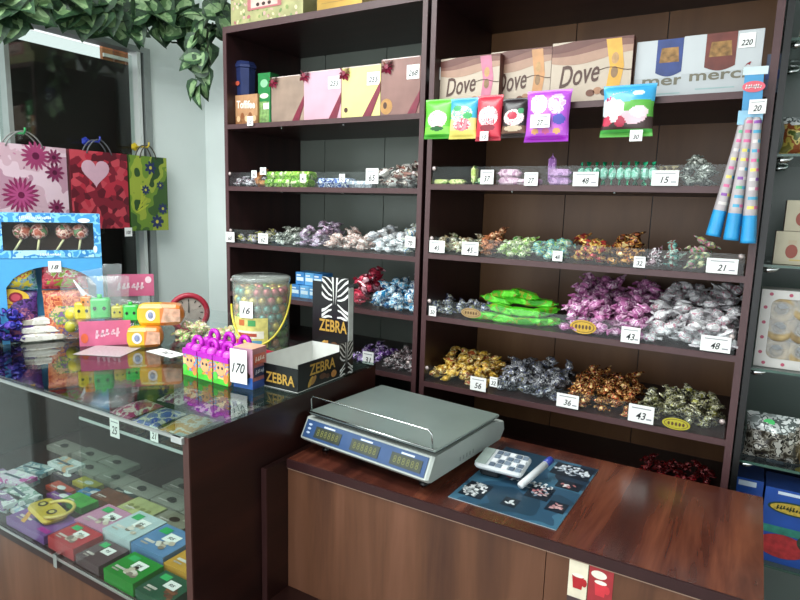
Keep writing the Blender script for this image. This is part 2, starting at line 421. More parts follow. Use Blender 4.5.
# half-depth glass shelf inside
gs = gbox('glass_shelf', -1.70, -.97, -.6, -.16, .838, .844, GLASS)
MB().box(-1.70-GX1, -.97-GX1, -.603-GY0, -.6-GY0, .8365, .8445, M('#aeb8b5', .3, var=.03)).build('shelf_edge', gs)
gbox('glass_divider', -1.706, -1.702, -.6, -.16, DECKZ, 1.018, GLASS)
XPO = -.97

# ------------------------------------------------------------------ wooden serving counter
wc = empty('wooden_counter', (-.948, -.616, 0), 0, 'low reddish brown wooden counter with brown front, scale standing on it', 'counter')
def wbox(name, x0, x1, y0, y1, z0, z1, m_, par=None): return MB().box(x0+.948, x1+.948, y0+.616, y1+.616, z0, z1, m_).build(name, par or wc)
t = MB().box(.016, .07+.948, .076, .616-.105, .858, .88, TOPW); t.box(.016, .07+.948, .072, .076, .858, .88, M('#33191a', .4, var=.08)); t.build('worktop', wc)
s = MB().box(.0005, .016, .004, .616-.105, 0, .88, PANELW); s.box(.0005, .016, 0, .004, 0, .88, M('#3a2020', .4, var=.06)); s.build('side_panel', wc)
wbox('side_panel', .054, .07, -.54, -.105, 0, .858, PANELW)
fc = MB()
xs = [-.932, -.285, .054]
for i in range(2): fc.box(xs[i]+.948+.0008, xs[i+1]+.948-.0008, .076, .092, .54, .8575, FACW)
fc.box(.016, .054+.948, .092, .096, .54, .858, BLACK); fc.box(.0165, .054+.948, .0745, .076, .8545, .8575, M('#a58a78', .5, var=.05))
fc.build('front_panel', wc)
lb = wbox('ledge', -.932, .07, -.635, -.1, .52, .54, PANELW)
wbox('front_panel', -.932, .054, -.58, -.565, 0, .52, DARKWOODZ)
for i, (x0, x1, im) in enumerate(((-.240, -.205, 0), (-.203, -.160, 1))):
    mb = MB().rect(0, x1-x0, -.09, 0, [M('#e6dcc4', .5), M('#a33036', .5)][im])
    cx = (x1-x0)/2; cc = [M('#b3242b', .45), M('#d43a44', .45)][im]
    mb.poly([(cx-.011, -.028), (cx+.011, -.028), (cx+.008, -.055), (cx-.008, -.055)], cc, d=.0009); mb.ell(cx, -.028, .011, .004, M('#f1e9da', .5), d=.0012)
    mb.ell(cx+.012, -.04, .005, .008, cc, d=.0008)
    if im: mb.ell(cx-.004, -.014, .014, .008, M('#e9e2d4', .5), d=.0008)
    mb.rect(0, x1-x0, -.0905, -.074, M('#4b3a3a' if not im else '#e8dcd0', .5), d=.001)
    tag(mb.build('cup_sticker', None, (x0, -.5405, .855)), ['cream sticker with a red cup, left on the counter front', 'red sticker with a red and white cup beside the cream one'][im], 'sticker', 'cup stickers on the counter front')

# ------------------------------------------------------------------ light
def area(name, loc_, rot, sx, sy, power, color=(1, 1, 1)):
    l = bpy.data.lights.new(name, 'AREA'); l.shape = 'RECTANGLE'; l.size = sx; l.size_y = sy; l.energy = power; l.color = color
    o = bpy.data.objects.new(name, l); o.location = loc_; o.rotation_euler = rot; col.objects.link(o); return o
area('ceiling_lamp', (-1.25, -1.1, 2.72), (0, 0, 0), 1.4, .5, 32, (.95, 1, .98))
area('front_fill_light', (-.8, -3.5, 1.5), (R(90), 0, 0), 2.6, 2.0, 26, (.93, .98, 1))  # soft fill added behind the camera to brighten the dark cabinet backs
area('ceiling_lamp', (-1.6, -2.0, 2.72), (0, 0, 0), 1.6, .5, 34, (.95, 1, .98))
wd = bpy.data.worlds.new('world'); sc.world = wd; wd.use_nodes = True
wn = wd.node_tree; bg = wn.nodes['Background']
bg.inputs[0].default_value = (.93, .98, 1.0, 1); bg.inputs[1].default_value = 1.0
sc.view_settings.view_transform = 'Standard'; sc.view_settings.look = 'None'; sc.view_settings.exposure = 0.3; sc.view_settings.gamma = 1
sc.view_settings.use_curve_mapping = False
sc.cycles.use_denoising = True; sc.cycles.max_bounces = 10; sc.cycles.transparent_max_bounces = 24
sc.cycles.caustics_reflective = False; sc.cycles.caustics_refractive = False
# ------------------------------------------------------------------ price cards
def price(px, py, w, h, num, label, Y=-.007, lean=0., plane=None, rz=0., small=None):
    P = onY(px, py, Y)
    k = ppm(P); W_, H_ = w/k, h/k
    mb = MB().box(-W_/2, W_/2, 0, .0006, -H_/2, H_/2, PAPER)
    n = len(num); th = H_*.42
    mb.text(num, 0, -H_*.12, th, INK, d=.0004, w=min(W_*.62, th*.62*n), shear=.25, bold=.012)
    mb.rect(-W_*.38, W_*.38, H_*.28, H_*.34, M('#9a9aa0', .6), d=.0003)
    if w > 17: mb.rect(W_*.22, W_*.42, -H_*.3, -H_*.22, M('#8d8d96', .6), d=.0003)
    return tag(mb.build('price_card', None, P, (lean, 0, rz)), label, 'price tag', 'white handwritten price cards')

# ------------------------------------------------------------------ sweets
def candy_twist(L, r, mw, mt, seed=0, flat=.8):
    """sweet in a wrapper twisted at both ends, along X, lying on z = 0"""
    rd = random.Random(seed); mb = MB(); n = 9
    prof = [(-.5, 1.0, .25), (-.40, .72, .3), (-.30, .22, .22), (-.25, .62, .55), (-.17, .95, .9), (0, 1.04, 1.0), (.17, .95, .9), (.25, .62, .55), (.30, .22, .22), (.40, .72, .3), (.5, 1.0, .25)]
    vs = []; fs = []; ms = []
    tw = rd.uniform(-.5, .5)
    for j, (x, a, b) in enumerate(prof):
        for k in range(n):
            an = 2*math.pi*k/n + (tw if abs(x) > .3 else 0)
            rr = 1+rd.uniform(-.12, .12)*(1.6 if abs(x) > .35 else 1)
            vs.append((x*L*(1+rd.uniform(-.03, .03)), math.cos(an)*r*a*rr, math.sin(an)*r*b*flat*rr + r*flat))
    N = len(prof)
    for j in range(N-1):
        for k in range(n):
            fs.append((j*n+k, j*n+(k+1) % n, (j+1)*n+(k+1) % n, (j+1)*n+k)); ms.append(mw if 2 < j < 7 else mt)
    fs += [tuple(range(n)), tuple(reversed(range((N-1)*n, N*n)))]; ms += [mt, mt]
    mb.addm(vs, fs, ms, False); return mb
def candy_block(L, w, h, mw, mt, seed=0):
    """flat bar in a crimped pillow wrapper, along X, lying on z = 0"""
    rd = random.Random(seed); mb = MB()
    prof = [(-.5, .9, .06), (-.44, .82, .07), (-.39, .8, .5), (-.33, 1, 1), (-.1, 1.02, 1.05), (.1, 1.02, 1.05), (.33, 1, 1), (.39, .8, .5), (.44, .82, .07), (.5, .9, .06)]
    sec = [(-1, -.6), (-.8, -1), (.8, -1), (1, -.6), (1, .6), (.8, 1), (-.8, 1), (-1, .6)]; n = 8; vs = []; fs = []; ms = []
    for x, a, b in prof:
        for sy, sz in sec:
            vs.append(((x+rd.uniform(-.006, .006))*L, sy*w/2*a*(1+rd.uniform(-.04, .04)), h/2+sz*h/2*b*(1+rd.uniform(-.08, .08))))
    for j in range(len(prof)-1):
        for k in range(n): fs.append((j*n+k, j*n+(k+1) % n, (j+1)*n+(k+1) % n, (j+1)*n+k)); ms.append(mw if 1 < j < 7 else mt)
    fs += [tuple(range(n)), tuple(reversed(range((len(prof)-1)*n, len(prof)*n)))]; ms += [mt, mt]
    mb.addm(vs, fs, ms, False); return mb
def pile(name, label, cat, group, builders, px0, px1, z, y0, y1, n, size, hmax=.06, edge=None, tilt=35, seed=1, front_low=True, X=None):
    """heap of single sweets between the two sight columns px0..px1 on the board at height z"""
    if name == 'wrapped_candy':
        if 'foil' in label: name = 'foil_candy' if 'fifth shelf' in label and 'grey' not in label and 'purple' not in label else 'foil_sweet'
        elif 'mauve twist' in label: name = 'taffy_sweet'
        elif 'white and grey' in label: name = 'twist_sweet'
        elif 'sweet' in label: name = 'wrapped_sweet'
        elif px1 < 425: name = 'twist_candy'
    rd = random.Random(seed)
    xa, xb = X if X else (Xof(px0, y0, z), Xof(px1, y0, z))
    protos = [b.build(name) for b in builders]; first = [True]*len(protos); out = []
    g = {}; cell = size*.45
    for i in range(n):
        lvl = i/n
        best = None
        for t in range(5):
            x = rd.uniform(xa+size*.35, xb-size*.35) if xb-xa > size*.8 else (xa+xb)/2
            y = rd.uniform(y0+size*.3, y1-size*.3)
            cells = [(int(math.floor((x+dx)/cell)), int(math.floor((y+dy)/cell))) for dx in (-cell*.6, 0, cell*.6) for dy in (-cell*.6, 0, cell*.6)]
            hh = max(g.get(c, 0) for c in cells)
            f_ = (y-y0)/(y1-y0); lim = hmax*(.45+.55*f_) if front_low else hmax
            sc_ = hh/lim
            if best is None or sc_ < best[0]: best = (sc_, x, y, cells, hh)
        _, x, y, cells, hh = best
        k = rd.randrange(len(protos)); p = protos[k]
        if first[k]: o = p; first[k] = False
        else: o = p.copy(); col.objects.link(o)
        tl = R(rd.uniform(-tilt, tilt)) if hh > 0 else R(rd.uniform(-6, 6))
        o.location = (x, y, z+.001+hh*.86 + abs(math.sin(tl))*size*.22)
        o.rotation_euler = (R(rd.uniform(-tilt, tilt)) if hh > 0 else 0, tl, rd.uniform(0, 2*math.pi))
        for c in cells: g[c] = max(g.get(c, 0), hh + size*.26)
        tag(o, label, cat, group); out.append(o)
    for k, p in enumerate(protos):
        if first[k]: bpy.data.objects.remove(p)
    return out
def line_up(name, label_fn, cat, group, builder, px0, px1, z, Y, n, seed=0, rz=90, up=0, jitter=4, layers=1, dz=.014, dY=.0):
    """sweets laid side by side along a shelf, in layers"""
    rd = random.Random(seed); p = builder.build(name); first = True; xa, xb = Xof(px0, Y, z), Xof(px1, Y, z)
    for l in range(layers):
        for i in range(n):
            if first: o = p; first = False
            else: o = p.copy(); col.objects.link(o)
            x = xa+(xb-xa)*(i+.5)/n
            o.location = (x, Y+rd.uniform(-.003, .003)+l*dY, z+.001+l*dz); o.rotation_euler = (0, R(up), R(rz+rd.uniform(-jitter, jitter)))
            tag(o, label_fn if isinstance(label_fn, str) else label_fn(i, l), cat, group)
F = lambda *a, **k: W(list(a), **k)
SW = 'sweet'
def tw(L, r, cols, ends=None, n=3, seed=0, **k):
    mw = W(cols, **k); mt = W(ends, **k) if ends else mw
    return [candy_twist(L, r, mw, mt, seed+i) for i in range(n)]
def bl(L, w, h, cols, ends=None, n=2, seed=0, **k):
    mw = W(cols, **k); mt = W(ends, **k) if ends else mw
    return [candy_block(L, w, h, mw, mt, seed+i) for i in range(n)]

# ---- brown cabinet, second shelf
z = ZR[1]
line_up('wafer_bar', 'pale yellow green wrapped bar lying at the left end of the second shelf, brown cabinet', SW, 'yellow green bars on the second shelf', bl(.058, .024, .014, ['#c9d07a', '#e3e2a0', '#8ba650'])[0], 434, 466, z, .03, 2, rz=3, jitter=3)
o = bl(.055, .024, .014, ['#b9cc62', '#dfe39a', '#6f9d44'])[0].build('wafer_bar', None, (Xof(470, .03, z), .045, z+.028), (0, R(90), 0)); tag(o, 'yellow green wrapped bar standing upright behind the other two', SW, 'yellow green bars on the second shelf')
pile('wrapped_toffee', 'light green twist-wrapped toffee beside the price card reading 37', SW, 'light green toffees on the second shelf', tw(.03, .008, ['#8fc28f', '#cfe3b0', '#5aa06a']), 472, 482, z, .02, .1, 5, .03, .03, seed=3)
line_up('wafer_pack', 'pale pink wafer pack in the low stack between the cards 37 and 27', SW, 'pale pink wafer packs', bl(.075, .03, .02, ['#d3a3bd', '#e6c3d2', '#b67f9f'], rough=.3)[0], 497, 523, z, .035, 1, rz=4, layers=2, dz=.022)
line_up('wafer_pack', 'small pink wafer pack behind the price card reading 27', SW, 'small pink wafer packs', bl(.05, .03, .016, ['#d9a9c2', '#e9d0da'])[0], 518, 540, z, .04, 2, rz=80, layers=1)
line_up('wafer_pack', 'lilac wafer pack lying in the stack right of the card 27', SW, 'lilac wafer packs', bl(.07, .03, .02, ['#b486b6', '#c99bca', '#9a6fa3'], rough=.3)[0], 549, 571, z, .035, 1, rz=3, layers=2, dz=.022)
o = bl(.085, .03, .02, ['#a568b5', '#c08acb', '#8d55a0'])[0].build('wafer_pack', None, (Xof(546, .05, z), .06, z+.044), (0, R(90), R(20))); tag(o, 'purple wafer pack standing upright beside the lilac stack', SW)
GR = tw(.05, .011, ['#2f9b78', '#7fd0b0', '#1d7f62', '#c4ead8'], ['#1c8a63', '#35b488'], n=2, rough=.2, metal=.4)
line_up('wrapped_candy', 'shiny emerald green wrapped candy standing on end in the row, second shelf', SW, 'emerald green candies in a row', candy_twist(.058, .012, W(['#8fd3bb', '#bfe8da', '#4fb592'], rough=.2, metal=.3), W(['#17855e', '#2aa878', '#0f6b4b'], rough=.2, metal=.5), 5), 573, 652, z, .03, 10, up=90, rz=0, jitter=40)
for o in [o for o in bpy.data.objects if o.name.startswith('wrapped_candy') and 'emerald' in o.get('label', '')]: o.location.z += .03
line_up('wrapped_candy', 'beige wrapped candy peeping over the price card reading 15', SW, 'beige candies behind the card 15', candy_twist(.04, .01, W(['#a8916a', '#c9b58b', '#7d6a4b']), W(['#c9b58b', '#8d7a5b']), 2), 656, 676, z, .05, 3, up=70, jitter=30)
for o in [o for o in bpy.data.objects if o.get('label', '').startswith('beige wrapped candy peeping')]: o.location.z += .028
pile('wrapped_candy', 'clear silvery wrapped candy at the right end of the second shelf', SW, 'clear silvery candies', tw(.042, .011, ['#8f938c', '#c3c6bd', '#6d736c', '#dfe2da'], rough=.2, metal=.35), 676, 716, z, .02, .13, 22, .04, .05, seed=4)
# ---- third shelf
z = ZR[2]
pile('wrapped_candy', 'cream and brown twist-wrapped candy at the left end of the third shelf', SW, 'cream and brown candies', tw(.042, .011, ['#cbb893', '#8c6f4b', '#e6ddc4', '#9fae78', '#efeadb'], rough=.3), 430, 478, z, .02, .2, 44, .04, .07, seed=5)
pile('wrapped_candy', 'orange brown twist-wrapped candy beside the card 45', SW, 'orange brown candies', tw(.042, .011, ['#a8623c', '#c98459', '#7c4128', '#dfae86'], rough=.28), 474, 495, z, .02, .17, 20, .04, .07, seed=6)
pile('wrapped_candy', 'green and cream wrapped candy in the middle left of the third shelf', SW, 'green and cream candies', tw(.045, .012, ['#78a544', '#b4cc79', '#dfe5c2', '#4f8a3d', '#d7d9b8'], rough=.28), 494, 528, z, .02, .15, 22, .04, .05, seed=7)
pile('wrapped_candy', 'pale green and blue wrapped candy behind the small card 48', SW, 'green and blue candies', tw(.045, .012, ['#7ba84e', '#3d93ad', '#bcd49a', '#6fb5bd', '#dfe5d2'], rough=.28), 528, 563, z, .02, .14, 20, .04, .045, seed=8)
pile('wrapped_candy', 'red and gold wrapped candy left of the card 32, third shelf', SW, 'red and gold candies', tw(.05, .013, ['#8f1f28', '#c9803a', '#e0bd6a', '#5b1418', '#c03a3c'], rough=.25, metal=.4, scale=45), 566, 604, z, .02, .16, 24, .045, .05, seed=9)
pile('wrapped_candy', 'dark brown and gold wrapped candy beside the card 32', SW, 'brown and gold candies', tw(.052, .013, ['#5a2a1a', '#d59a4d', '#2b1510', '#a5552a', '#e6c98a'], rough=.25, metal=.4, scale=40), 604, 638, z, .02, .16, 20, .045, .05, seed=10)
pile('wrapped_candy', 'dark pink and white wrapped candy just right of the card 32', SW, 'pink and white candies', tw(.036, .01, ['#c9a9b4', '#5b2a3a', '#eadfe2', '#39222b']), 645, 662, z, .02, .08, 7, .035, .03, seed=11)
pile('wrapped_candy', 'teal and red wrapped candy low on the third shelf', SW, 'teal and red candies', tw(.046, .011, ['#3f7f7b', '#86b6a9', '#7a2f2f', '#b9cfc2']), 658, 682, z, .02, .08, 7, .04, .025, seed=12)
pile('wrapped_candy', 'yellow green and pink wrapped candy left of the card 21', SW, 'yellow and pink candies', tw(.046, .011, ['#a9b26b', '#c07f92', '#6f9d7c', '#d8d6a8']), 680, 712, z, .02, .08, 9, .04, .025, seed=13)
# ---- fourth shelf
z = ZR[3]
pile('wrapped_candy', 'silver and dark blue wrapped candy at the left end of the fourth shelf', SW, 'silver and blue candies', tw(.04, .011, ['#2b2f63', '#a9a98c', '#c9cbd3', '#474c86', '#7d7a52'], metal=.4, rough=.25, scale=70), 426, 482, z, .02, .16, 34, .038, .045, seed=14)
gb = bl(.11, .034, .02, ['#4fc423', '#63d632', '#7be84a', '#55cc28', '#8a9a2a', '#3aa61c'], ['#5fd62e', '#49bf20'], rough=.3, scale=22)
for i, (px, dy, dz, rz, ry) in enumerate([(484, .045, .0, 8, 0), (507, .04, 0, -4, 0), (530, .05, 0, 24, 0), (546, .075, 0, 55, 0), (520, .085, .0, -15, 0), (543, .08, .0, -12, 0), (503, .06, .024, -14, 6), (525, .05, .024, 18, 4), (543, .085, .026, 55, -8), (497, .1, .045, 14, 8), (516, .1, .05, -14, 2), (538, .1, .048, 14, 0), (505, .09, .066, -12, -6), (522, .09, .07, -24, 6)]):
    if i == 0: o = g0 = gb[0].build('wafer_bar')
    else: o = g0.copy(); col.objects.link(o)
    o.location = (Xof(px, dy, z), dy, z+.002+dz); o.rotation_euler = (0, R(ry), R(rz))
    tag(o, 'bright green wrapped wafer bar in the heap on the fourth shelf', SW, 'bright green wafer bars')
pile('wrapped_candy', 'pink and mauve twist-wrapped sweet in the big heap on the fourth shelf', SW, 'pink and mauve sweets', tw(.056, .014, ['#c070a6', '#e0a4cb', '#a0528c', '#ecc9de', '#b0649c'], ['#cf8db8', '#a8578f', '#e3b6d2'], rough=.3, scale=40), 555, 646, z, .008, .31, 160, .05, .08, seed=15)
pile('wrapped_candy', 'white and grey twist-wrapped sweet in the big heap beside the mauve ones', SW, 'white and grey sweets', tw(.058, .014, ['#dedcdd', '#cfcdd0', '#f2f1f2', '#cf9aaa', '#e9e8ea', '#bdbbc0', '#efeeef'], ['#dad8da', '#c9c6cb', '#e9e8ea'], rough=.32, scale=35), 641, 739, z, .008, .31, 150, .05, .075, seed=16)
# ---- fifth shelf
z = ZR[4]
pile('wrapped_candy', 'golden yellow wrapped candy left of the card 56 on the fifth shelf', SW, 'golden yellow candies', tw(.042, .012, ['#d9a93a', '#efcf6e', '#b87f26', '#f3e2a0', '#a8542a'], rough=.25, metal=.35, scale=50), 426, 488, z, .02, .2, 95, .04, .085, seed=17)
pile('wrapped_candy', 'dark brown foil candy at the back of the fifth shelf', SW, 'dark brown foil candies', tw(.042, .012, ['#1c1210', '#3a241c', '#6b4a38', '#2a1a1a'], rough=.25, metal=.5, scale=50), 455, 545, z, .2, .36, 24, .04, .08, seed=18, front_low=False)
pile('wrapped_candy', 'black and silver foil candy right of the card 32 on the fifth shelf', SW, 'black and silver candies', tw(.046, .012, ['#1c1c1f', '#b9b9c3', '#4b4b57', '#e4e4e4', '#24242c', '#8a8fb0', '#5d5a42'], rough=.22, metal=.5, scale=60), 488, 556, z, .02, .22, 100, .042, .085, seed=19)
pile('wrapped_candy', 'copper and gold foil candy right of the card 36 on the fifth shelf', SW, 'copper and gold candies', tw(.044, .011, ['#7a3a1e', '#d9a05a', '#3a1a12', '#b5572e', '#efc98a'], rough=.2, metal=.55, scale=70), 562, 634, z, .02, .24, 105, .04, .085, seed=20)
pile('wrapped_candy', 'olive and silver foil candy at the right end of the fifth shelf', SW, 'olive and silver candies', tw(.044, .011, ['#4a4a26', '#b5b08a', '#24241c', '#dedbc4', '#8d8a3c'], rough=.22, metal=.45, scale=70), 636, 720, z, .02, .16, 70, .04, .05, seed=21)
z = ZR[5]
pile('wrapped_candy', 'dark red foil sweet on the lowest shelf just above the worktop', SW, 'dark red sweets', tw(.036, .01, ['#5c1014', '#a8242a', '#2a080a', '#d4686a'], rough=.2, metal=.5, scale=80), 628, 712, z, .05, .28, 60, .034, .06, seed=22)
# round name stickers on the strips
for px, py, w_, h_, c, t_ in ((471, 313, 22, 10, '#a98a5c', 'oval tan sticker on the strip before the blue candies'), (583, 327, 26, 14, '#c9a02c', 'oval yellow sticker on the strip before the mauve sweets'), (676, 424, 26, 12, '#b5ab2e', 'oval olive yellow sticker on the strip of the fifth shelf')):
    P = onY(px, py, -.001); k = ppm(P)
    mb = MB(); mb.ell(0, 0, w_/k/2, h_/k/2, M(c, .4, var=.05), d=.0); mb.ell(0, 0, w_/k*.43, h_/k*.4, M('#6b4a1c', .4), d=.0004); mb.ell(0, 0, w_/k*.40, h_/k*.36, M(c, .4, var=.2, scale=300), d=.0007)
    for i in range(5): mb.ell((i-2)*w_/k*.13, 0, w_/k*.045, h_/k*.16, M('#5a3d18', .4), d=.001)
    ob = mb.prism([(math.cos(a)*w_/k/2, math.sin(a)*h_/k/2) for a in [2*math.pi*q/20 for q in range(20)]], .0004, M(c, .4, var=.05), d0=-.0005).build('oval_sticker', None, P)
    tag(ob, t_, 'sticker')

# ---- grey cabinet
z = ZL[1]
pile('wrapped_candy', 'white and plum wrapped candy at the left end of the second shelf, grey cabinet', SW, 'white and plum candies', tw(.042, .012, ['#c9c3c9', '#6b3a4f', '#e9e6ea', '#8d7f8a']), 229, 252, z, .02, .14, 14, .04, .04, seed=30)
o = candy_twist(.06, .015, W(['#a8663a', '#c98a4f', '#7c4524'], rough=.3), W(['#c07a44', '#8f542c'], rough=.3), 4)
for i, (px, dz, ry) in enumerate(((256, .02, 80), (262, .002, 5), (259, .035, -40))):
    q = o.build('wrapped_candy') if i == 0 else q.copy()
    if i: col.objects.link(q)
    q.location = (Xof(px, .05, z), .05+.01*i, z+dz); q.rotation_euler = (0, R(ry), R(10)); tag(q, 'orange brown wrapped candy beside the green packs', SW, 'orange brown candies in the grey cabinet')
line_up('wafer_pack', lambda i, l: 'lime green wafer pack, %s, second shelf of the grey cabinet' % (['lower layer', 'upper layer'][l]), SW, 'lime green wafer packs', bl(.062, .034, .026, ['#8dc63a', '#b4df5c', '#6aa82a', '#e4efb0'], rough=.3, scale=40)[0], 269, 312, z, .05, 5, rz=90, up=0, layers=2, dz=.027, dY=.006, seed=31)
line_up('wafer_pack', 'blue and white wafer pack behind the low clear strip', SW, 'blue and white wafer packs', bl(.06, .03, .03, ['#3d5fae', '#c9d4ea', '#27408a', '#e9eef5'], rough=.3, scale=50)[0], 322, 353, z, .05, 4, rz=90, layers=1, seed=32)
line_up('wafer_pack', 'pale silver wafer pack beside the blue ones', SW, 'pale silver wafer packs', bl(.05, .03, .022, ['#c3cbd6', '#e9edf2', '#a9b2c2'], rough=.3, scale=50)[0], 352, 374, z, .05, 3, rz=90, layers=1, seed=33)
pile('wrapped_candy', 'large white and brown wrapped sweet in the heap right on the second shelf', SW, 'white and brown sweets', tw(.07, .019, ['#e2ddd6', '#f2efea', '#5b2f2a', '#cfc5ba', '#8f5a4c'], rough=.35, scale=30), 371, 418, z, .02, .24, 30, .062, .12, seed=34)
z = ZL[2]
pile('wrapped_candy', 'yellow and navy wrapped candy at the left end of the third shelf, grey cabinet', SW, 'yellow and navy candies', tw(.042, .012, ['#b9b04a', '#2b2f5c', '#dcd68a', '#7b6aa5', '#d9d2d8']), 230, 258, z, .02, .18, 22, .04, .06, seed=35)
pile('wrapped_candy', 'silver and olive foil candy right of the second card, third shelf', SW, 'silver and olive candies', tw(.048, .012, ['#8a8f82', '#c9ccc0', '#5c6156', '#e3e5dc'], rough=.2, metal=.4), 256, 300, z, .02, .2, 40, .045, .075, seed=36)
pile('wrapped_candy', 'lilac and silver wrapped candy in the middle of the third shelf', SW, 'lilac and silver candies', tw(.055, .012, ['#b9a3bb', '#e3d9e4', '#8a6f90', '#d9b9cf'], rough=.25, metal=.3), 290, 322, z, .02, .2, 34, .05, .09, seed=37)
pile('wrapped_candy', 'pale peach wrapped candy in the middle of the third shelf', SW, 'pale peach candies', tw(.048, .012, ['#dcb9ae', '#efe0da', '#c79c92', '#f2e9e2'], rough=.3), 318, 364, z, .02, .2, 44, .045, .07, seed=38)
pile('wrapped_candy', 'white wrapped candy toward the right end of the third shelf', SW, 'white candies', tw(.05, .014, ['#e9e9e9', '#f7f7f7', '#c9cdd3', '#dfe3e8'], rough=.3), 358, 400, z, .02, .2, 40, .047, .08, seed=39)
pile('wrapped_candy', 'white and blue wrapped candy at the right end of the third shelf', SW, 'white and blue candies', tw(.05, .014, ['#e9e9e9', '#4a7fae', '#c9cdb3', '#dfe3e8', '#b9b07a'], rough=.3), 394, 418, z, .02, .2, 26, .047, .09, seed=40)
z = ZL[3]
def small_box(w_, d_, h_, c, band, name='carton'):
    mb = MB().box(0, w_, 0, d_, 0, h_, M(c, .35)); mb.rect(w_*.1, w_*.9, h_*.3, h_*.6, M(band, .4)); mb.rect(w_*.1, w_*.6, h_*.7, h_*.82, M('#dfeaf5', .4)); return mb
for i, (px, dz) in enumerate(((291, 0), (300, 0), (309, 0), (294, .046), (303, .046), (313, 0), (311.5, .046))):
    q = small_box(.04, .06, .044, ['#3f86c6', '#69aee0', '#4b95cf'][i % 3], '#d7e8f4').build('candy_carton', None, (Xof(px, .05, z), .05+.01*(dz > 0), z+.001+dz)); tag(q, 'small blue and white candy carton stacked beside the zebra print box', 'box', 'small blue cartons on the fourth shelf')
pile('wrapped_candy', 'large crimson foil sweet between the zebra lid and the blue ones', SW, 'crimson foil sweets', tw(.07, .022, ['#b01f3c', '#d9475f', '#7c1228', '#efb9c4'], rough=.25, metal=.3, scale=30), 342, 366, z, .02, .17, 13, .062, .11, seed=41)
pile('wrapped_candy', 'blue and white wrapped sweet on the fourth shelf of the grey cabinet', SW, 'blue and white sweets', tw(.052, .016, ['#2f86b9', '#e9f1f5', '#69b5da', '#f7fafb', '#1f5f92'], rough=.25, metal=.15, scale=40), 364, 416, z, .015, .22, 60, .05, .1, seed=42)
pile('wrapped_candy', 'olive wrapped candy left of the clear jar on the fourth shelf', SW, 'olive candies', tw(.042, .012, ['#8a7f4a', '#b9b07a', '#5c5233']), 228, 262, z, .02, .14, 14, .04, .04, seed=43)
z = ZL[4]
pile('wrapped_candy', 'purple foil candy left of the last card on the fifth shelf', SW, 'purple candies', tw(.042, .012, ['#4a2a6b', '#8a5fae', '#c9b9d9', '#2b1a40'], rough=.2, metal=.4), 345, 376, z, .02, .2, 26, .04, .06, seed=44)
pile('wrapped_candy', 'brown and silver foil candy at the right end of the fifth shelf, grey cabinet', SW, 'brown and silver candies', tw(.036, .01, ['#3a2424', '#a9969a', '#5c4044', '#dcd3d6', '#241618'], rough=.2, metal=.5, scale=80), 376, 414, z, .015, .2, 60, .034, .05, seed=45)

# ---- price cards
PC = [(250, 121, 8, 9, '120', 'small price card hanging under the tan chocolate box'),
 (487, 177, 14, 14, '37', 'price card reading 37 on the second shelf'), (531, 179, 14, 13, '27', 'price card reading 27 between the pink and lilac wafers'),
 (585.5, 179, 25, 14, '48', 'wide price card reading 48 left of the emerald candies'), (665, 178, 25, 15, '15', 'wide price card reading 15 right of the emerald candies'),
 (437, 246.5, 17, 12, '45', 'leftmost price card reading 45 on the third shelf of the brown cabinet'), (470, 248.5, 18, 13, '45', 'second price card reading 45 before the orange brown candies'),
 (557.5, 256, 10, 10, '48', 'small price card reading 48 at the strip of green and blue candies'), (639.5, 262, 11, 11, '32', 'small price card reading 32 right of the brown and gold candies'),
 (722, 266, 28, 15, '21', 'wide price card reading 21 at the right end of the third shelf'), (432.5, 311, 8, 10, '50', 'tiny price card at the left end of the fourth shelf'),
 (630.5, 335, 18, 16, '43', 'price card reading 43 between the mauve and the white sweets'), (715.5, 344, 27, 16, '48', 'wide price card reading 48 before the white and grey sweets'),
 (478, 384, 17, 14, '56', 'price card reading 56 right of the golden yellow candies'), (493.5, 382, 8, 10, '32', 'narrow price card reading 32 next to the card 56'),
 (567.5, 401, 22, 14, '36', 'price card reading 36 before the black and silver candies'), (641, 414, 24, 18, '43', 'price card reading 43 at the copper and gold candies, fifth shelf'),
 (230, 237, 12, 10, '60', 'leftmost price card on the third shelf of the grey cabinet'), (263, 238.5, 13, 10, '62', 'second price card on the third shelf of the grey cabinet'),
 (254, 174, 7, 7, '30', 'tiny price card before the orange brown candies, grey cabinet'), (263, 171, 8, 7, '30', 'tiny price card touching the lime green packs'),
 (303, 178, 8, 8, '40', 'tiny price card on the strip before the lime green packs'), (342, 178, 7, 8, '52', 'tiny price card before the blue and white wafer packs'),
 (372, 176, 15, 15, '65', 'price card left of the large white and brown sweets'), (410, 242, 12, 11, '70', 'price card at the right end of the third shelf, grey cabinet'),
 (368, 358.5, 13, 14, '31', 'price card before the purple candies, fifth shelf of the grey cabinet')]
for px, py, w_, h_, n_, l_ in PC: price(px, py, w_, h_, n_, l_)
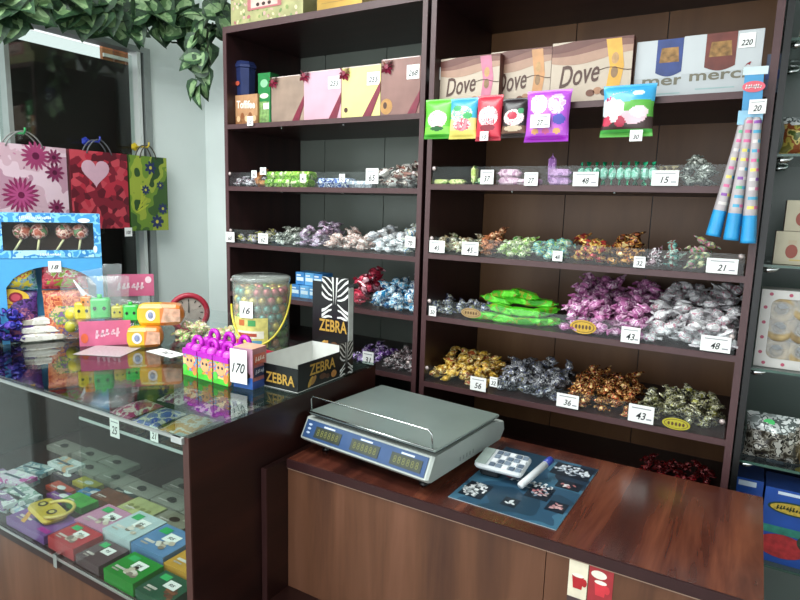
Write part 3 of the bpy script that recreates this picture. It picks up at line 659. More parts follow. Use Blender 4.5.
# ------------------------------------------------------------------ boxes and bags on the top shelves
def stand_box(name, px0, px1, pytop, pybot_z, Y, depth, m_front, m_side, label, cat='box', group=None, rz=0.):
    """carton standing on a board at height z, its front face at Y"""
    z = pybot_z; x0, x1 = Xof(px0, Y, z+.02), Xof(px1, Y, z+.02)
    for lo in (XL0+TH+.001, XR0+TH+.001):
        if lo-.06 < x0 < lo and z < 2: x0 = lo
    h = onY((px0+px1)/2, pytop, Y).z - z; w_ = x1-x0
    mb = MB().box(0, w_, 0, depth, 0, h, m_side, face={'front': m_front})
    return mb, w_, h, (x0, Y, z+.0005)
z = ZR[0]
SW_B = M('#643830', .4, var=.1, scale=20); CREAMB = M('#bfae9c', .35, var=.05, scale=8); SWIRL = M('#7c5246', .35, var=.1); SWIRL2 = M('#a98470', .35, var=.08); CHOC = M('#4a2a1e', .35)
def dove(px0, px1, pyt, Y, depth, ribbon, label, swp=0, tagtxt=None):
    mb, w_, h, P = stand_box('c', px0, px1, pyt, z, Y, depth, CREAMB, SW_B, label)
    # sweeping brown waves across the top
    n = 14
    for (b0, b1, m_, d) in ((.80, 1.0, SWIRL, .0004), (.70, .82, SWIRL2, .0005), (.90, 1.0, SW_B, .0007)):
        lo = [(w_*i/n, h*(b0+.07*math.sin(i/n*4.2+b0*5))) for i in range(n+1)]; hi = [(w_*i/n, min(h, h*(b1+.05*math.sin(i/n*4.2+b0*5+.6)))) for i in range(n+1)]
        for i in range(n): mb.poly([lo[i], lo[i+1], hi[i+1], hi[i]], m_, d=d)
    mb.rect(0, w_, 0, h*.05, SWIRL, d=.0005)
    rx = w_*.74; rw = w_*.13
    mb.poly([(rx-rw*.3, h*.12), (rx+rw*.9, h*.12), (rx+rw*1.3, h*.55), (rx+rw*.9, h*.98), (rx-rw*.5, h*.98), (rx, h*.55)], M(ribbon, .35, var=.15, scale=30), d=.0009)
    for q, (fy, c) in enumerate(((.68, '#b98f5c'), (.47, '#8a6a48'))): mb.ell(rx+rw*.45, h*fy, rw*.33, h*.09, M(c, .35, var=.2, scale=60), d=.0012)
    for q in range(3): mb.ell(w_*(.52+.09*q), h*(.17+.03*(q % 2)), w_*.055, h*.055, M(['#6b3f2c', '#a8795a', '#4a2a1e'][q], .35), d=.0014)
    mb.text('Dove', w_*.36, h*.48, h*.34, CHOC, w=w_*.52, shear=.4, bold=.012, d=.0011, rot=.12)
    mb.tube([FRONT(w_*(.62+.38*i/8), h*(.52+.03*math.sin(i/8*5)), .0012) for i in range(9)], .0009, CHOC, 4)
    return tag(mb.build('chocolate_box', None, P), label, 'chocolate box', 'brown and cream chocolate boxes')
dove(549.5, 629.5, 40, .05, .03, '#d8a23c', 'large brown and cream chocolate box with a golden ribbon, third in the row')
dove(489, 549, 50, .066, .03, '#c08a5a', 'brown and cream chocolate box with a tan ribbon, partly hidden behind its left neighbour')
dove(432.8, 498, 57, .035, .03, '#c0708a', 'brown and cream chocolate box with a pink ribbon, leftmost on the top shelf')
WH = M('#bfc3c6', .4, var=.02); LBL = M('#b7c0cb', .4, var=.03)
def merci(px0, px1, pyt, Y, c1, c2, label, full, tg_=None):
    mb, w_, h, P = stand_box('c', px0, px1, pyt, z, Y, .035, WH, M('#c4c7ca', .4), label)
    mb.rect(0, w_, 0, h*.38, M('#b3b7ba', .4, var=.02), d=.0004)
    a, b = full
    n = 10; arc = [(w_*(a+(b-a)*i/n), h*(.46-.07*math.sin(math.pi*i/n))) for i in range(n+1)]
    mb.poly(arc + [(w_*b, h), (w_*a, h)], M(c1, .35, var=.25, scale=25), d=.0006)
    mb.poly([(w_*(a+(b-a)*.12), h*.62), (w_*(b-(b-a)*.12), h*.62), (w_*(b-(b-a)*.18), h*.86), (w_*(a+(b-a)*.18), h*.86)], M('#8f6a3c', .3, .2, var=.5, scale=70), d=.001)
    mb.text('merci', w_*.47, h*.33, h*.17, M('#6f6a58', .4), w=w_*.72, bold=.02, d=.001)
    mb.poly([(w_*.8, h*.42), (w_*.83, h*.47), (w_*.86, h*.44), (w_*.88, h*.5), (w_*.83, h*.455)], M('#a8202c', .4), d=.001)
    mb.rect(w_*.2, w_*.7, h*.1, h*.12, M('#8fa9a9', .4), d=.001)
    if tg_:
        mb.rect(w_*.7, w_*.9, h*.72, h*.95, PAPER, d=.0016); mb.text(tg_, w_*.8, h*.8, h*.09, INK, w=w_*.14, shear=.25, bold=.015, d=.002)
    return tag(mb.build('chocolate_box', None, P), label, 'chocolate box', 'white chocolate boxes')
merci(633, 712, 39, .065, '#2b3f7c', '#c9a24a', 'white chocolate box with a dark blue picture, partly behind the other white one', (.27, .6))
merci(680, 759, 33, .028, '#6b2f26', '#c98f3c', 'white chocolate box with a dark red picture and a price card in its corner', (.29, .68), '220')
price(436, 74, 10, 12, '220', 'price card stuck on the leftmost brown and cream chocolate box', Y=.033)
mb = MB().box(0, .03, 0, .02, 0, .085, M('#5a6680', .4)).rect(0, .03, .03, .05, M('#3a4f9c', .4)); tag(mb.build('narrow_carton', None, (Xof(763, .05, z), .05, z+.0005)), 'narrow blue grey carton standing right of the white chocolate boxes', 'box')

def hang_bag(name, px0, px1, pyt, pyb, Y, t, pat, label, cat='bag of sweets', group=None, rz=0., deco=None, seed=0, back=None, tilt=0., nx=36, ny=44):
    P0 = onY((px0+px1)/2, pyb, Y); w_ = (px1-px0)/ppm(P0)*1.0; h_ = onY((px0+px1)/2, pyt, Y).z-P0.z
    # widths are measured along X, the sight line is oblique there
    w_ = abs(onY(px1, (pyt+pyb)/2, Y).x-onY(px0, (pyt+pyb)/2, Y).x)
    mb = MB().pillow(w_, h_, t, pat, nx, ny, seed=seed, back=back)
    if deco: deco(mb, w_, h_)
    return tag(mb.build(name, None, P0, (R(tilt), 0, R(rz))), label, cat, group)
def regions(default, *shapes):
    """shapes (cx, cy, rx, ry, material): later ones on top"""
    def p(u, v):
        r_ = default(u, v) if callable(default) and not isinstance(default, bpy.types.Material) else default
        for cx, cy, rx, ry, m_ in shapes:
            if ((u-cx)/rx)**2+((v-cy)/ry)**2 < 1: r_ = m_
        return r_
    return p
c_ = lambda h, **k: M(h, k.pop('rough', .3), **k)
GLOSS = dict(rough=.25)
HB = -.028
def band(*bs):
    """bs: (upto v, material)"""
    def p(u, v):
        for q, m_ in bs:
            if v <= q: return m_
        return bs[-1][1]
    return p
hang_bag('candy_bag', 424, 451, 99, 139, HB, .022, regions(band((.12, c_('#3f9c2a')), (.3, c_('#7fd04a')), (1, c_('#5fb838'))), (.5, .48, .36, .22, W(['#efe9e4', '#d98a98', '#f4efec', '#e3c9c4', '#f6f3f0'], scale=120, rough=.3, metal=0, bump=0)), (.5, .25, .25, .06, c_('#1f5c2a'))), 'small green sweet bag with a white patch, leftmost under the chocolate boxes', group='hanging sweet bags', rz=2, tilt=-3, seed=1,
         deco=lambda mb, w, h: mb.scrib(0, h*.84, w*.5, h*.08, c_('#e9efe0'), d=.004))
hang_bag('candy_bag', 448.5, 476, 98, 139, HB, .022, regions(band((.2, c_('#e0cf6a')), (.5, c_('#e9e08a')), (.78, c_('#3fa9c9')), (1, c_('#3f9fd0'))), (.45, .6, .42, .2, W(['#bfe0c9', '#e9efd9', '#5fb5a5', '#e6e3a0'], scale=110, rough=.3, metal=0, bump=0)), (.5, .34, .34, .15, W(['#e08a96', '#c8485c', '#f0c9c9'], scale=120, rough=.3, metal=0, bump=0)), (.3, .75, .16, .08, c_('#2fa060')), (.7, .55, .16, .08, c_('#3fa860'))), 'small blue and yellow sweet bag, second in the hanging row', group='hanging sweet bags', tilt=-3, seed=2)
hang_bag('candy_bag', 475, 500.5, 95, 141, HB, .024, regions(band((.1, c_('#b02a3c')), (1, c_('#cf3448'))), (.5, .52, .4, .22, W(['#efe9e4', '#d98a98', '#f4efec', '#e3c9c4', '#f6f3f0'], scale=120, rough=.3, metal=0, bump=0)), (.55, .42, .24, .09, W(['#d98a98', '#e9c9cc', '#c8384c'], scale=130, rough=.3, metal=0, bump=0)), (.5, .28, .3, .07, c_('#8a1a30'))), 'small red sweet bag with a pale oval, third in the hanging row', group='hanging sweet bags', tilt=-3, seed=3)
hang_bag('candy_bag', 500.5, 526, 98, 138, HB, .022, regions(band((.12, c_('#2a1c1c')), (.3, c_('#6b4a3a')), (1, c_('#241a1e'))), (.5, .5, .42, .2, W(['#efe9e4', '#d98a98', '#f4efec', '#e3c9c4', '#f6f3f0'], scale=120, rough=.3, metal=0, bump=0)), (.45, .55, .2, .1, c_('#c02c48')), (.78, .66, .12, .07, c_('#3f9060')), (.5, .23, .36, .07, c_('#c9b59a'))), 'small black sweet bag with a pale band, fourth in the hanging row', group='hanging sweet bags', tilt=-3, seed=4)
hang_bag('candy_bag', 523.5, 568, 90, 142, HB, .03, regions(band((.12, c_('#9a1fb4')), (1, c_('#b04fc9'))), (.3, .72, .2, .2, W(['#efe9e4', '#d98a98', '#f4efec', '#e3c9c4', '#f6f3f0'], scale=120, rough=.3, metal=0, bump=0)), (.72, .72, .2, .2, W(['#d9b0e6', '#e9d9ef', '#b060d0'], scale=90, rough=.3, metal=0, bump=0)), (.3, .66, .1, .1, c_('#efd9c9')), (.72, .66, .1, .1, c_('#efd9c9')), (.5, .24, .4, .09, c_('#c060c8')), (.25, .2, .08, .06, c_('#d9a060')), (.5, .2, .08, .06, c_('#cf6090')), (.75, .2, .08, .06, c_('#d9a060')), (.8, .42, .14, .1, c_('#4f4fb0'))), 'large purple sweet bag with a price card reading 27, right of the small bags', tilt=-3, seed=5)
price(540, 121, 20, 13, '27', 'price card reading 27 stuck on the large purple sweet bag', Y=-.049)
price(484, 136, 9, 9, '10', 'small price card at the foot of the red hanging bag', Y=-.044)
sky = c_('#3fa5d8'); grn = c_('#3f9a3c')
def mm(mb, w, h):
    mb.scrib(-w*.16, h*.74, w*.5, h*.12, c_('#d03a74'), d=.0125, rot=.12, seed=4); mb.scrib(-w*.12, h*.83, w*.36, h*.05, c_('#e9d0dc'), d=.0115, rot=.12, seed=5)
hang_bag('candy_bag', 599, 652, 84.5, 137, HB, .034, regions(band((.06, c_('#5fb04a')), (.14, grn), (.5, c_('#3a2420')), (1, sky)), (.75, .52, .6, .16, c_('#5fae45')), (.15, .55, .2, .2, c_('#d9dfe2')), (.26, .45, .2, .17, c_('#e9dfe2')), (.3, .58, .15, .12, c_('#dcd8d6')), (.62, .36, .26, .13, c_('#e8c3ce')), (.74, .46, .18, .11, c_('#eed9de')), (.12, .3, .1, .1, c_('#c03050')), (.38, .28, .11, .1, c_('#b52a48')), (.25, .35, .08, .08, c_('#efe6e8')), (.7, .82, .12, .05, c_('#d9eaf3'))), 'blue and green marshmallow bag hanging below the chocolate boxes', deco=mm, seed=6, tilt=-3)
price(636, 135.5, 12, 11, '30', 'small price card at the lower corner of the blue and green bag', Y=-.05)

# long sweet sticks hanging at the right post
P = onY(752, 74, -.03); st = empty('sweet_stick_pack', P, 0, 'long pastel sweet sticks with bright blue ends under a header card at the right post', 'sweet sticks')
def rel(px, py, Y=-.03): return onY(px, py, Y)-P
a, b, c2, d2 = rel(745, 73), rel(764, 73), rel(761, 120), rel(741, 120)
mb = MB(); BLU = c_('#3f8fc0'); hd = [a, b, c2, d2]; 
mb.add([Vector((q.x, -.006, q.z)) for q in (d2, c2, b, a)] + [Vector((q.x, 0, q.z)) for q in (d2, c2, b, a)], [(0, 1, 2, 3), (7, 6, 5, 4), (0, 4, 5, 1), (1, 5, 6, 2), (2, 6, 7, 3), (3, 7, 4, 0)], BLU)
mid_ = (a+b+c2+d2)/4; fr = Fr((mid_.x, -.0065, mid_.z), (1, 0, -.02), (0, 0, 1))
mb.ell(0, .02, .022, .012, c_('#d95a6a'), fr, .0005); mb.rect(-.024, .024, .045, .062, c_('#c9d8dc'), fr, .0004); mb.rect(-.024, .024, -.06, -.03, c_('#8fc0da'), fr, .0004); mb.scrib(0, .02, .032, .010, c_('#f0e8e8'), fr, .001)
mb.build('header_card', st)
rd = random.Random(5)
PAST = ['#d9d2cf', '#d86a9a', '#4fa5c9', '#e6d26a', '#8a4fa5', '#5fb58a']
sticks = [((745, 118), (713, 236), 0), ((750, 118), (731, 240), -.012), ((756, 118), (739, 226), .006), ((757, 118), (748, 243), -.012)]
for s0, s1, dy in sticks:
    A, B = rel(*s0), rel(*s1); mb = MB(); n = 40; pts = []; 
    ax = (B-A); L = ax.length; ax.normalize(); rgt = Vector((ax.z, 0, -ax.x))*-1
    w0, w1 = .020, (.026 if s1[1] < 230 else .032)
    for i in range(n+1):
        f_ = i/n; wd_ = (w0+(w1-w0)*max(0, (f_-.3)/.7))*(.55 if i == 0 else 1); c3 = A+(B-A)*f_
        pts.append((c3, wd_))
    vs = []; fs = []; ms = []
    for c3, wd_ in pts:
        for k in range(6):
            an = 2*math.pi*k/6; vs.append(c3 + rgt*math.cos(an)*wd_*.5 + Vector((0, 1, 0))*(math.sin(an)*wd_*.32 + dy))
    for i in range(n):
        for k in range(6):
            fs.append((i*6+k, i*6+(k+1) % 6, (i+1)*6+(k+1) % 6, (i+1)*6+k))
            ms.append(c_('#2f9fdc') if i/n > .76 else (c_(PAST[rd.randrange(6)]) if (i % 3 == 1 and k in (1, 2, 4, 5)) else c_('#b9b0b3')))
    fs += [tuple(range(6)), tuple(range(n*6, n*6+6))]; ms += [c_('#2f9fdc')]*2
    mb.addm(vs, fs, ms, True); mb.build('sweet_stick', st)
price(757.5, 106.5, 15, 14, '20', 'price card reading 20 on the header of the long sweet sticks', Y=-.045)

# ---- grey cabinet, top shelf
z = ZL[0]
# tan box and blue tin
mb, w_, h, P = stand_box('c', 229.5, 257.5, 95, z, .04, .09, M('#b98a64', .4, var=.15, scale=40), M('#a87a56', .4), '')
mb.rect(0, w_, 0, h*.3, M('#8f5f3c', .4, var=.4, scale=90), d=.0005)
for k in range(5): mb.ell(w_*(.14+.18*k), h*(.22+.1*(k % 2)), w_*.08, h*.1, M(['#d9b48a', '#8a5230'][k % 2], .4), d=.0008)
mb.text('Toffifee', w_*.48, h*.68, h*.26, M('#efe6da', .4), w=w_*.84, bold=.03, d=.001, rot=-.05)
tag(mb.build('toffee_box', None, P), 'tan toffee box lying under the blue tin at the left end of the top shelf', 'box')
Pt = Vector((Xof(246, .09, z+h+.01), .085, z+h+.001)); hh = onY(243, 63, .085).z-Pt.z
NAVY = M('#26305c', .3, .2)
tin = MB(); q = 12
tin.lathe([(.034, 0), (.037, .004), (.041, hh*.80), (.045, hh*.82), (.045, hh*.9), (.041, hh*.93), (.037, hh)], NAVY, 8, Matrix.Rotation(R(22.5), 4, 'Z'), smooth=False)
fr = Fr((-.029, -.030, hh*.4), (1, -1, 0), (0, 0, 1))
fr = Fr((-.0262, -.0262, hh*.45), (1, -1, 0), (0, 0, 1)); fr2 = Fr((0, -.038, hh*.45), (1, 0, 0), (0, 0, 1))
tin.ell(0, hh*.18, .013, .016, M('#dfe3ea', .3), fr, .003); tin.ell(0, hh*.18, .008, .010, NAVY, fr, .0035); tin.rect(-.012, .012, -hh*.2, -hh*.1, M('#dfe3ea', .3), fr, .003); tin.rect(-.003, .003, -hh*.2, 0, M('#dfe3ea', .3), fr, .003)
tin.ell(.004, -hh*.1, .010, .008, M('#b5503c', .3), fr2, .003)
tag(tin.build('cookie_tin', None, Pt), 'dark blue eight sided tin standing on the tan toffee box', 'tin')
mb, w_, h, P = stand_box('c', 258.5, 270.5, 73, z, .05, .045, M('#1f7a3c', .35, var=.15, scale=20), M('#14582a', .35), '')
mb.ell(w_*.5, h*.8, w_*.3, h*.08, M('#8fc99a', .35), d=.001); mb.ell(w_*.5, h*.56, w_*.36, h*.05, M('#d9e9c9', .35), d=.001); mb.rect(w_*.1, w_*.9, h*.05, h*.45, M('#7a9a5a', .35, var=.5, scale=80), d=.0008); mb.rect(w_*.45, w_*.9, h*.3, h*.42, PAPER, d=.0014)
tag(mb.build('green_carton', None, P), 'tall narrow green carton right of the tan toffee box', 'box')
RIB = M('#7c1c36', .3, var=.2, scale=40)
def gift_box(px0, px1, pyt, Y, front, side, label, bow, num=None, rb=(.5, 1), extra=None):
    mb, w_, h, P = stand_box('c', px0, px1, pyt, z, Y, .03, front, side, label)
    r = empty('gift_box', P, 0, label, 'gift box', 'ribboned gift boxes on the top shelf')
    if extra: extra(mb, w_, h)
    mb.rect(w_*.03, w_*.97, h*.985, h, M('#e6d3cf', .3), d=.0004)
    if num: mb.rect(w_*.66, w_*.97, h*.62, h*.86, PAPER, d=.0008); mb.text(num, w_*.82, h*.72, h*.1, INK, w=w_*.24, shear=.25, bold=.015, d=.0012)
    mb.build('carton', r)
    x0, x1 = rb
    MB().prism([(w_*x0, 0), (w_*(x0+.22), 0), (w_, h*x1), (w_, h*(x1+.17))], .0012, RIB, d0=.001).build('ribbon', r)
    b = MB(); bx, by = bow[0]*w_, bow[1]*h
    for k in range(9):
        an = 2*math.pi*k/9+.3; ln = .022*(1+.25*(k % 2))
        b.add([FRONT(bx, by, .008), FRONT(bx+math.cos(an-.28)*ln*.6, by+math.sin(an-.28)*ln*.6, .012), FRONT(bx+math.cos(an)*ln, by+math.sin(an)*ln, .006), FRONT(bx+math.cos(an+.28)*ln*.6, by+math.sin(an+.28)*ln*.6, .002)], [(0, 1, 2, 3)], RIB)
    b.ell(bx, by, .007, .007, RIB, d=.012); b.build('bow', r)
gift_box(271.5, 304, 76, .05, M('#a98f80', .2, .35, var=.2, scale=12), M('#8a746a', .3), 'silvery beige gift box with a wine red bow, leftmost of the ribboned four', (.1, .9), None, (.62, .38))
gift_box(304, 341, 70.5, .045, M('#d6a5b5', .3, var=.12, scale=8), M('#b58a98', .3), 'pink gift box with a wine red ribbon and handwritten 255', (.05, .93), '255', (.66, .36))
gift_box(341.5, 380, 66, .04, M('#e3d78c', .3, var=.12, scale=8), M('#bfb274', .3), 'yellow gift box with a wine red ribbon and handwritten 255', (.1, .88), '255', (.54, .5), lambda mb, w, h: mb.ell(w*.12, h*.18, w*.05, h*.05, M('#4a2a1e', .4), d=.0008))
gift_box(380.5, 419.5, 58, .036, M('#8a6660', .25, .2, var=.2, scale=10), M('#6b4a48', .3), 'dusky rose gift box with a bow and price card, rightmost of the ribboned four', (.18, .86), '268', (.68, .25), lambda mb, w, h: (mb.ell(w*.15, h*.18, w*.16, h*.14, M('#b5844a', .3, var=.2, scale=30), d=.0004), mb.ell(w*.12, h*.2, w*.05, h*.06, M('#4a2a1e', .4), d=.0008)))
# ---- on top of the cabinets
zt = 2.1055
mb, w_, h, P = stand_box('c', 231, 303, -18, zt, .02, .2, M('#a8a474', .4, var=.2, scale=25), M('#8f8a5c', .4), '')
rd = random.Random(3)
for k in range(110): mb.ell(rd.uniform(.02, .98)*w_, rd.uniform(.02, .98)*h, .004+rd.random()*.005, .003+rd.random()*.004, M(['#c9a49a', '#b0686c', '#6f8a50', '#d6cfa4', '#8a9a5c'][k % 5], .4), d=.0004+.00001*k, n=7, rot=rd.random()*3)
mb.rect(w_*.25, w_*.72, h*.35, h*.8, M('#b56a6c', .4), d=.002); mb.rect(w_*.3, w_*.67, h*.4, h*.75, M('#d9b9b0', .4), d=.0024)
for k in range(3): mb.ell(w_*(.4+.08*k), h*.47, .008, .006, M('#3a2420', .4), d=.003)
tag(mb.build('patterned_box', None, P), 'floral patterned green and pink box standing on top of the grey cabinet', 'box')
mb, w_, h, P = stand_box('c', 317, 362, -20, zt, .03, .2, M('#b08a3c', .3, .3, var=.2, scale=10), M('#8f6f2c', .3, .3), '')
mb.rect(w_*.1, w_*.9, h*.3, h*.32, M('#8a6a2a', .3), d=.0005)
tag(mb.build('gold_box', None, P), 'plain golden box standing on top of the grey cabinet', 'box')

# ---- goods in the display rack on the far right
def rack_box(name, x0, w_, y0, d_, zi, h, mf, ms, label, deco=None, cat='box', group=None, dz=0.):
    mb = MB().box(0, w_, 0, d_, 0, h, ms, face={'front': mf})
    if deco: deco(mb, w_, h)
    return tag(mb.build(name, None, (x0, y0, ZG[zi]+.0008+dz)), label, cat, group)
CR = M('#b5ad94', .45, var=.05); BRS = M('#6b3a22', .4)
def jam(mb, w, h):
    mb.ell(w*.13, h*.4, .012, .016, M('#8a3a26', .4), d=.0006); mb.rect(w*.13-.008, w*.13+.008, h*.4+.016, h*.4+.026, M('#b5a58a', .4), d=.0009)
    mb.ell(w*.24, h*.42, .011, .012, M('#4f7a5c', .4), d=.0008); mb.ell(w*.75, h*.62, .016, .01, M('#5f8a50', .4), d=.001); mb.rect(w*.12, w*.7, h*.12, h*.16, M('#b5a25c', .4), d=.0006)
rack_box('cookie_box', .036, .26, .05, .09, 2, .076, CR, BRS, 'cream cookie box with red pots, lower of the two on the glass shelf', jam, group='cream cookie boxes')
rack_box('cookie_box', .05, .25, .055, .09, 2, .07, CR, BRS, 'cream cookie box with red pots, upper of the two on the glass shelf', jam, group='cream cookie boxes', dz=.077)
# window box of ring cookies
r = empty('window_box', (.022, .045, ZG[3]+.001), 0, 'white dotted window box full of ring cookies on the glass shelf', 'cookie box')
w_, h = .235, .185; WB = M('#c9c6c2', .45, var=.04); mb = MB(); t = .022
for x0, x1, z0, z1 in ((0, w_, 0, t), (0, w_, h-t*.9, h), (0, t, t, h-t*.9), (w_-t, w_, t, h-t*.9)): mb.box(x0, x1, 0, .003, z0, z1, WB)
for cx, cz, a0 in ((t, t, 180), (w_-t, t, 270), (w_-t, h-t*.9, 0), (t, h-t*.9, 90)):
    sx = 1 if cx < w_/2 else -1; sz = 1 if cz < h/2 else -1; ro = .018
    mb.poly([(cx, cz)] + [(cx+sx*ro*(1-math.sin(R(a))), cz+sz*ro*(1-math.cos(R(a)))) for a in range(0, 91, 15)][::(1 if sx*sz > 0 else -1)], WB, d=.0002)
mb.box(0, w_, .07, .073, 0, h, WB).box(0, w_, .003, .07, 0, .002, WB).box(0, w_, .003, .07, h-.002, h, WB).box(0, .002, .003, .07, .002, h-.002, WB).box(w_-.002, w_, .003, .07, .002, h-.002, WB)
DOT = M('#a8425c', .4)
for k in range(6): mb.ell(.02+k*.039, h-.010, .0042, .0042, DOT, d=.0006, n=10); mb.ell(.02+k*.039, .010, .0042, .0042, DOT, d=.0006, n=10)
for k in range(4): mb.ell(.011, .035+k*.036, .0042, .0042, DOT, d=.0006, n=10); mb.ell(w_-.011, .035+k*.036, .0042, .0042, DOT, d=.0006, n=10)
mb.build('carton', r); MB().box(t*.9, w_-t*.9, .0035, .0045, t*.9, h-t*.8, FILM).build('window_film', r)
CK = [M('#a08a62', .6, var=.35, scale=50, bump=.4), M('#8a7450', .6, var=.35, scale=50, bump=.4), M('#b5a07a', .6, var=.3, scale=50, bump=.4)]
rd = random.Random(8); ring = []
for k in range(3):
    mb = MB(); n = 20; mb.tube([(.024*math.cos(2*math.pi*i/n), .024*math.sin(2*math.pi*i/n), .011) for i in range(n)], .0105, CK[k], 8, closed=True); ring.append(mb.build('ring_cookie'))
first = [1, 1, 1]
for i in range(4):
    for j in range(3):
        for l in range(2):
            k = rd.randrange(3)
            if first[k]: o = ring[k]; first[k] = 0
            else: o = ring[k].copy(); col.objects.link(o)
            o.location = (.022+.045+i*.048+rd.uniform(-.006, .006)+(.004*l), .045+.028+l*.026, ZG[3]+.03+j*.052+(l*.01)+.009)
            o.rotation_euler = (R(90+rd.uniform(-22, 22)), R(rd.uniform(-22, 22)), 0); tag(o, 'ring shaped cookie behind the window of the white dotted box', 'cookie', 'ring cookies in the window box')
for k in range(3):
    if first[k]: bpy.data.objects.remove(ring[k])
# bags on the shelves
def rack_bag(name, x0, w_, y, zi, h, t, pat, label, group=None, tilt=-12, deco=None, seed=0, dz=0):
    mb = MB().pillow(w_, h, t, pat, 16, 16, seed=seed, wob=.16)
    if deco: deco(mb, w_, h)
    return tag(mb.build(name, None, (x0+w_/2, y, ZG[zi]+.002+dz), (R(tilt), 0, 0)), label, 'bag of sweets', group)
NUT = W(['#2c2822', '#4a443a', '#8a867c', '#1c1a16', '#b9b7b0'], scale=60, rough=.18, metal=.15); SILV = W(['#8f9796', '#c9cfce', '#5c6463', '#e6eae9'], scale=50, rough=.15, metal=.3)
rack_bag('nut_bag', .022, .12, .06, 4, .11, .05, regions(NUT, (.4, .8, .5, .2, SILV), (.6, .98, .6, .22, SILV)), 'crumpled clear bag of dark dried fruit with a green sticker', tilt=-10, seed=11, deco=lambda mb, w, h: mb.ell(-.012, h*.83, .012, .008, M('#2fc060', .4), d=.02))
rack_bag('nut_bag', .135, .13, .07, 4, .062, .05, regions(M('#a8905a', .5, var=.2)), 'yellowish bag of biscuits right of the dark fruit bag, lower one', tilt=-5, seed=12)
rack_bag('nut_bag', .135, .13, .07, 4, .06, .05, regions(M('#8f7f58', .5, var=.2)), 'yellowish bag of biscuits right of the dark fruit bag, upper one', tilt=-5, seed=13, dz=.062)
PAS = W(['#6f6a2c', '#b0a04a', '#8a4a26', '#c9b870', '#4a5a28'], scale=35, rough=.25, metal=.0)
rack_bag('pasta_bag', .022, .19, .06, 1, .085, .045, regions(PAS, (.5, .92, .6, .22, SILV)), 'olive and red mixed snack bag with a price card reading 65', tilt=-8, seed=14, deco=lambda mb, w, h: (mb.rect(-.048, -.018, h*.42, h*.68, PAPER, d=.0245), mb.text('65', -.033, h*.53, .010, INK, d=.0256, w=.02, shear=.25, bold=.02)))
for i in range(3): rack_bag('sweet_bag', .03+.13*i, .12, .08, 0, .10, .04, regions(W([['#3a4a30', '#8a9a80', '#c9d0c0'], ['#5a2a2a', '#b09a9a', '#2a1a1a'], ['#40506a', '#a0a8b8', '#202838']][i], scale=40, rough=.2)), ['dark green snack bag on the topmost glass shelf', 'dark red snack bag on the topmost glass shelf', 'dark blue snack bag on the topmost glass shelf'][i], tilt=-10, seed=15+i)
DB = M('#0e1630', .35, var=.1); 
def blu(mb, w, h):
    mb.ell(w*.55, h*.62, w*.34, h*.14, M('#a8963c', .4), d=.0006); mb.scrib(w*.55, h*.62, w*.5, h*.13, M('#1f3a1c', .4), d=.0012)
    mb.rect(w*.02, w*.98, h*.32, h*.42, M('#1f6a5c', .4, var=.3, scale=40), d=.0006); mb.ell(w*.25, h*.12, w*.22, h*.14, M('#a82c30', .4, var=.3, scale=40), d=.001); mb.rect(w*.5, w*.95, h*.86, h*.93, M('#c9d6e6', .4), d=.0008)
    mb.ell(w*.7, h*.2, w*.2, h*.1, M('#2f7a3c', .4, var=.3), d=.0012)
rack_box('navy_carton', .016, .32, .19, .1, 5, .235, DB, DB, 'wide dark navy carton at the back of the lower glass shelf', lambda mb, w, h: (mb.rect(w*.2, w*.32, h*.84, h*.88, M('#5a6478', .4), d=.0006), mb.rect(w*.2, w*.32, h*.92, h*.95, M('#5a6478', .4), d=.0006), mb.ell(w*.52, h*.82, w*.12, h*.05, M('#8a7a30', .4), d=.0006)))

BB = M('#1f4a9c', .3, var=.2, scale=12)
rack_box('blue_carton', .016, .06, .06, .1, 5, .19, BB, M('#17306a', .35), 'narrow bright blue carton beside the end of the wooden counter', lambda mb, w, h: mb.rect(w*.1, w*.75, h*.9, h*.97, M('#c9d6e6', .4), d=.0008), group='blue cartons in the rack')
rack_box('blue_carton', .080, .26, .04, .1, 5, .19, BB, M('#17306a', .35), 'wide bright blue carton with a yellow oval and red fruit picture', lambda mb, w, h: (mb.rect(w*.1, w*.8, h*.93, h*.97, M('#c9d6e6', .4), d=.0008), mb.ell(w*.25, h*.76, w*.22, h*.09, M('#1c3a2c', .4), d=.0006), mb.ell(w*.25, h*.76, w*.2, h*.07, M('#b59a3a', .4, var=.3, scale=150), d=.001), mb.scrib(w*.25, h*.76, w*.3, h*.07, M('#2a3a1c', .4), d=.0014), mb.rect(0, w, h*.4, h*.5, M('#2a7a6a', .4, var=.3, scale=40), d=.0006), mb.ell(w*.18, h*.24, w*.2, h*.16, M('#a82c30', .4, var=.35, scale=60), d=.001), mb.ell(w*.45, h*.35, w*.16, h*.14, M('#2a3a2c', .4, var=.4, scale=60), d=.0012)), group='blue cartons in the rack')
# ------------------------------------------------------------------ electronic scale on the wooden counter
CZ = .8805
r = empty('retail_scale', (-.7155, -.352, CZ), R(-5.8), 'pale grey electronic shop scale with blue display panel and steel tray on the wooden counter', 'scale')
BODY = M('#b4bbb6', .4, var=.03); BODYD = M('#8f9792', .4, var=.03)
hw = .193
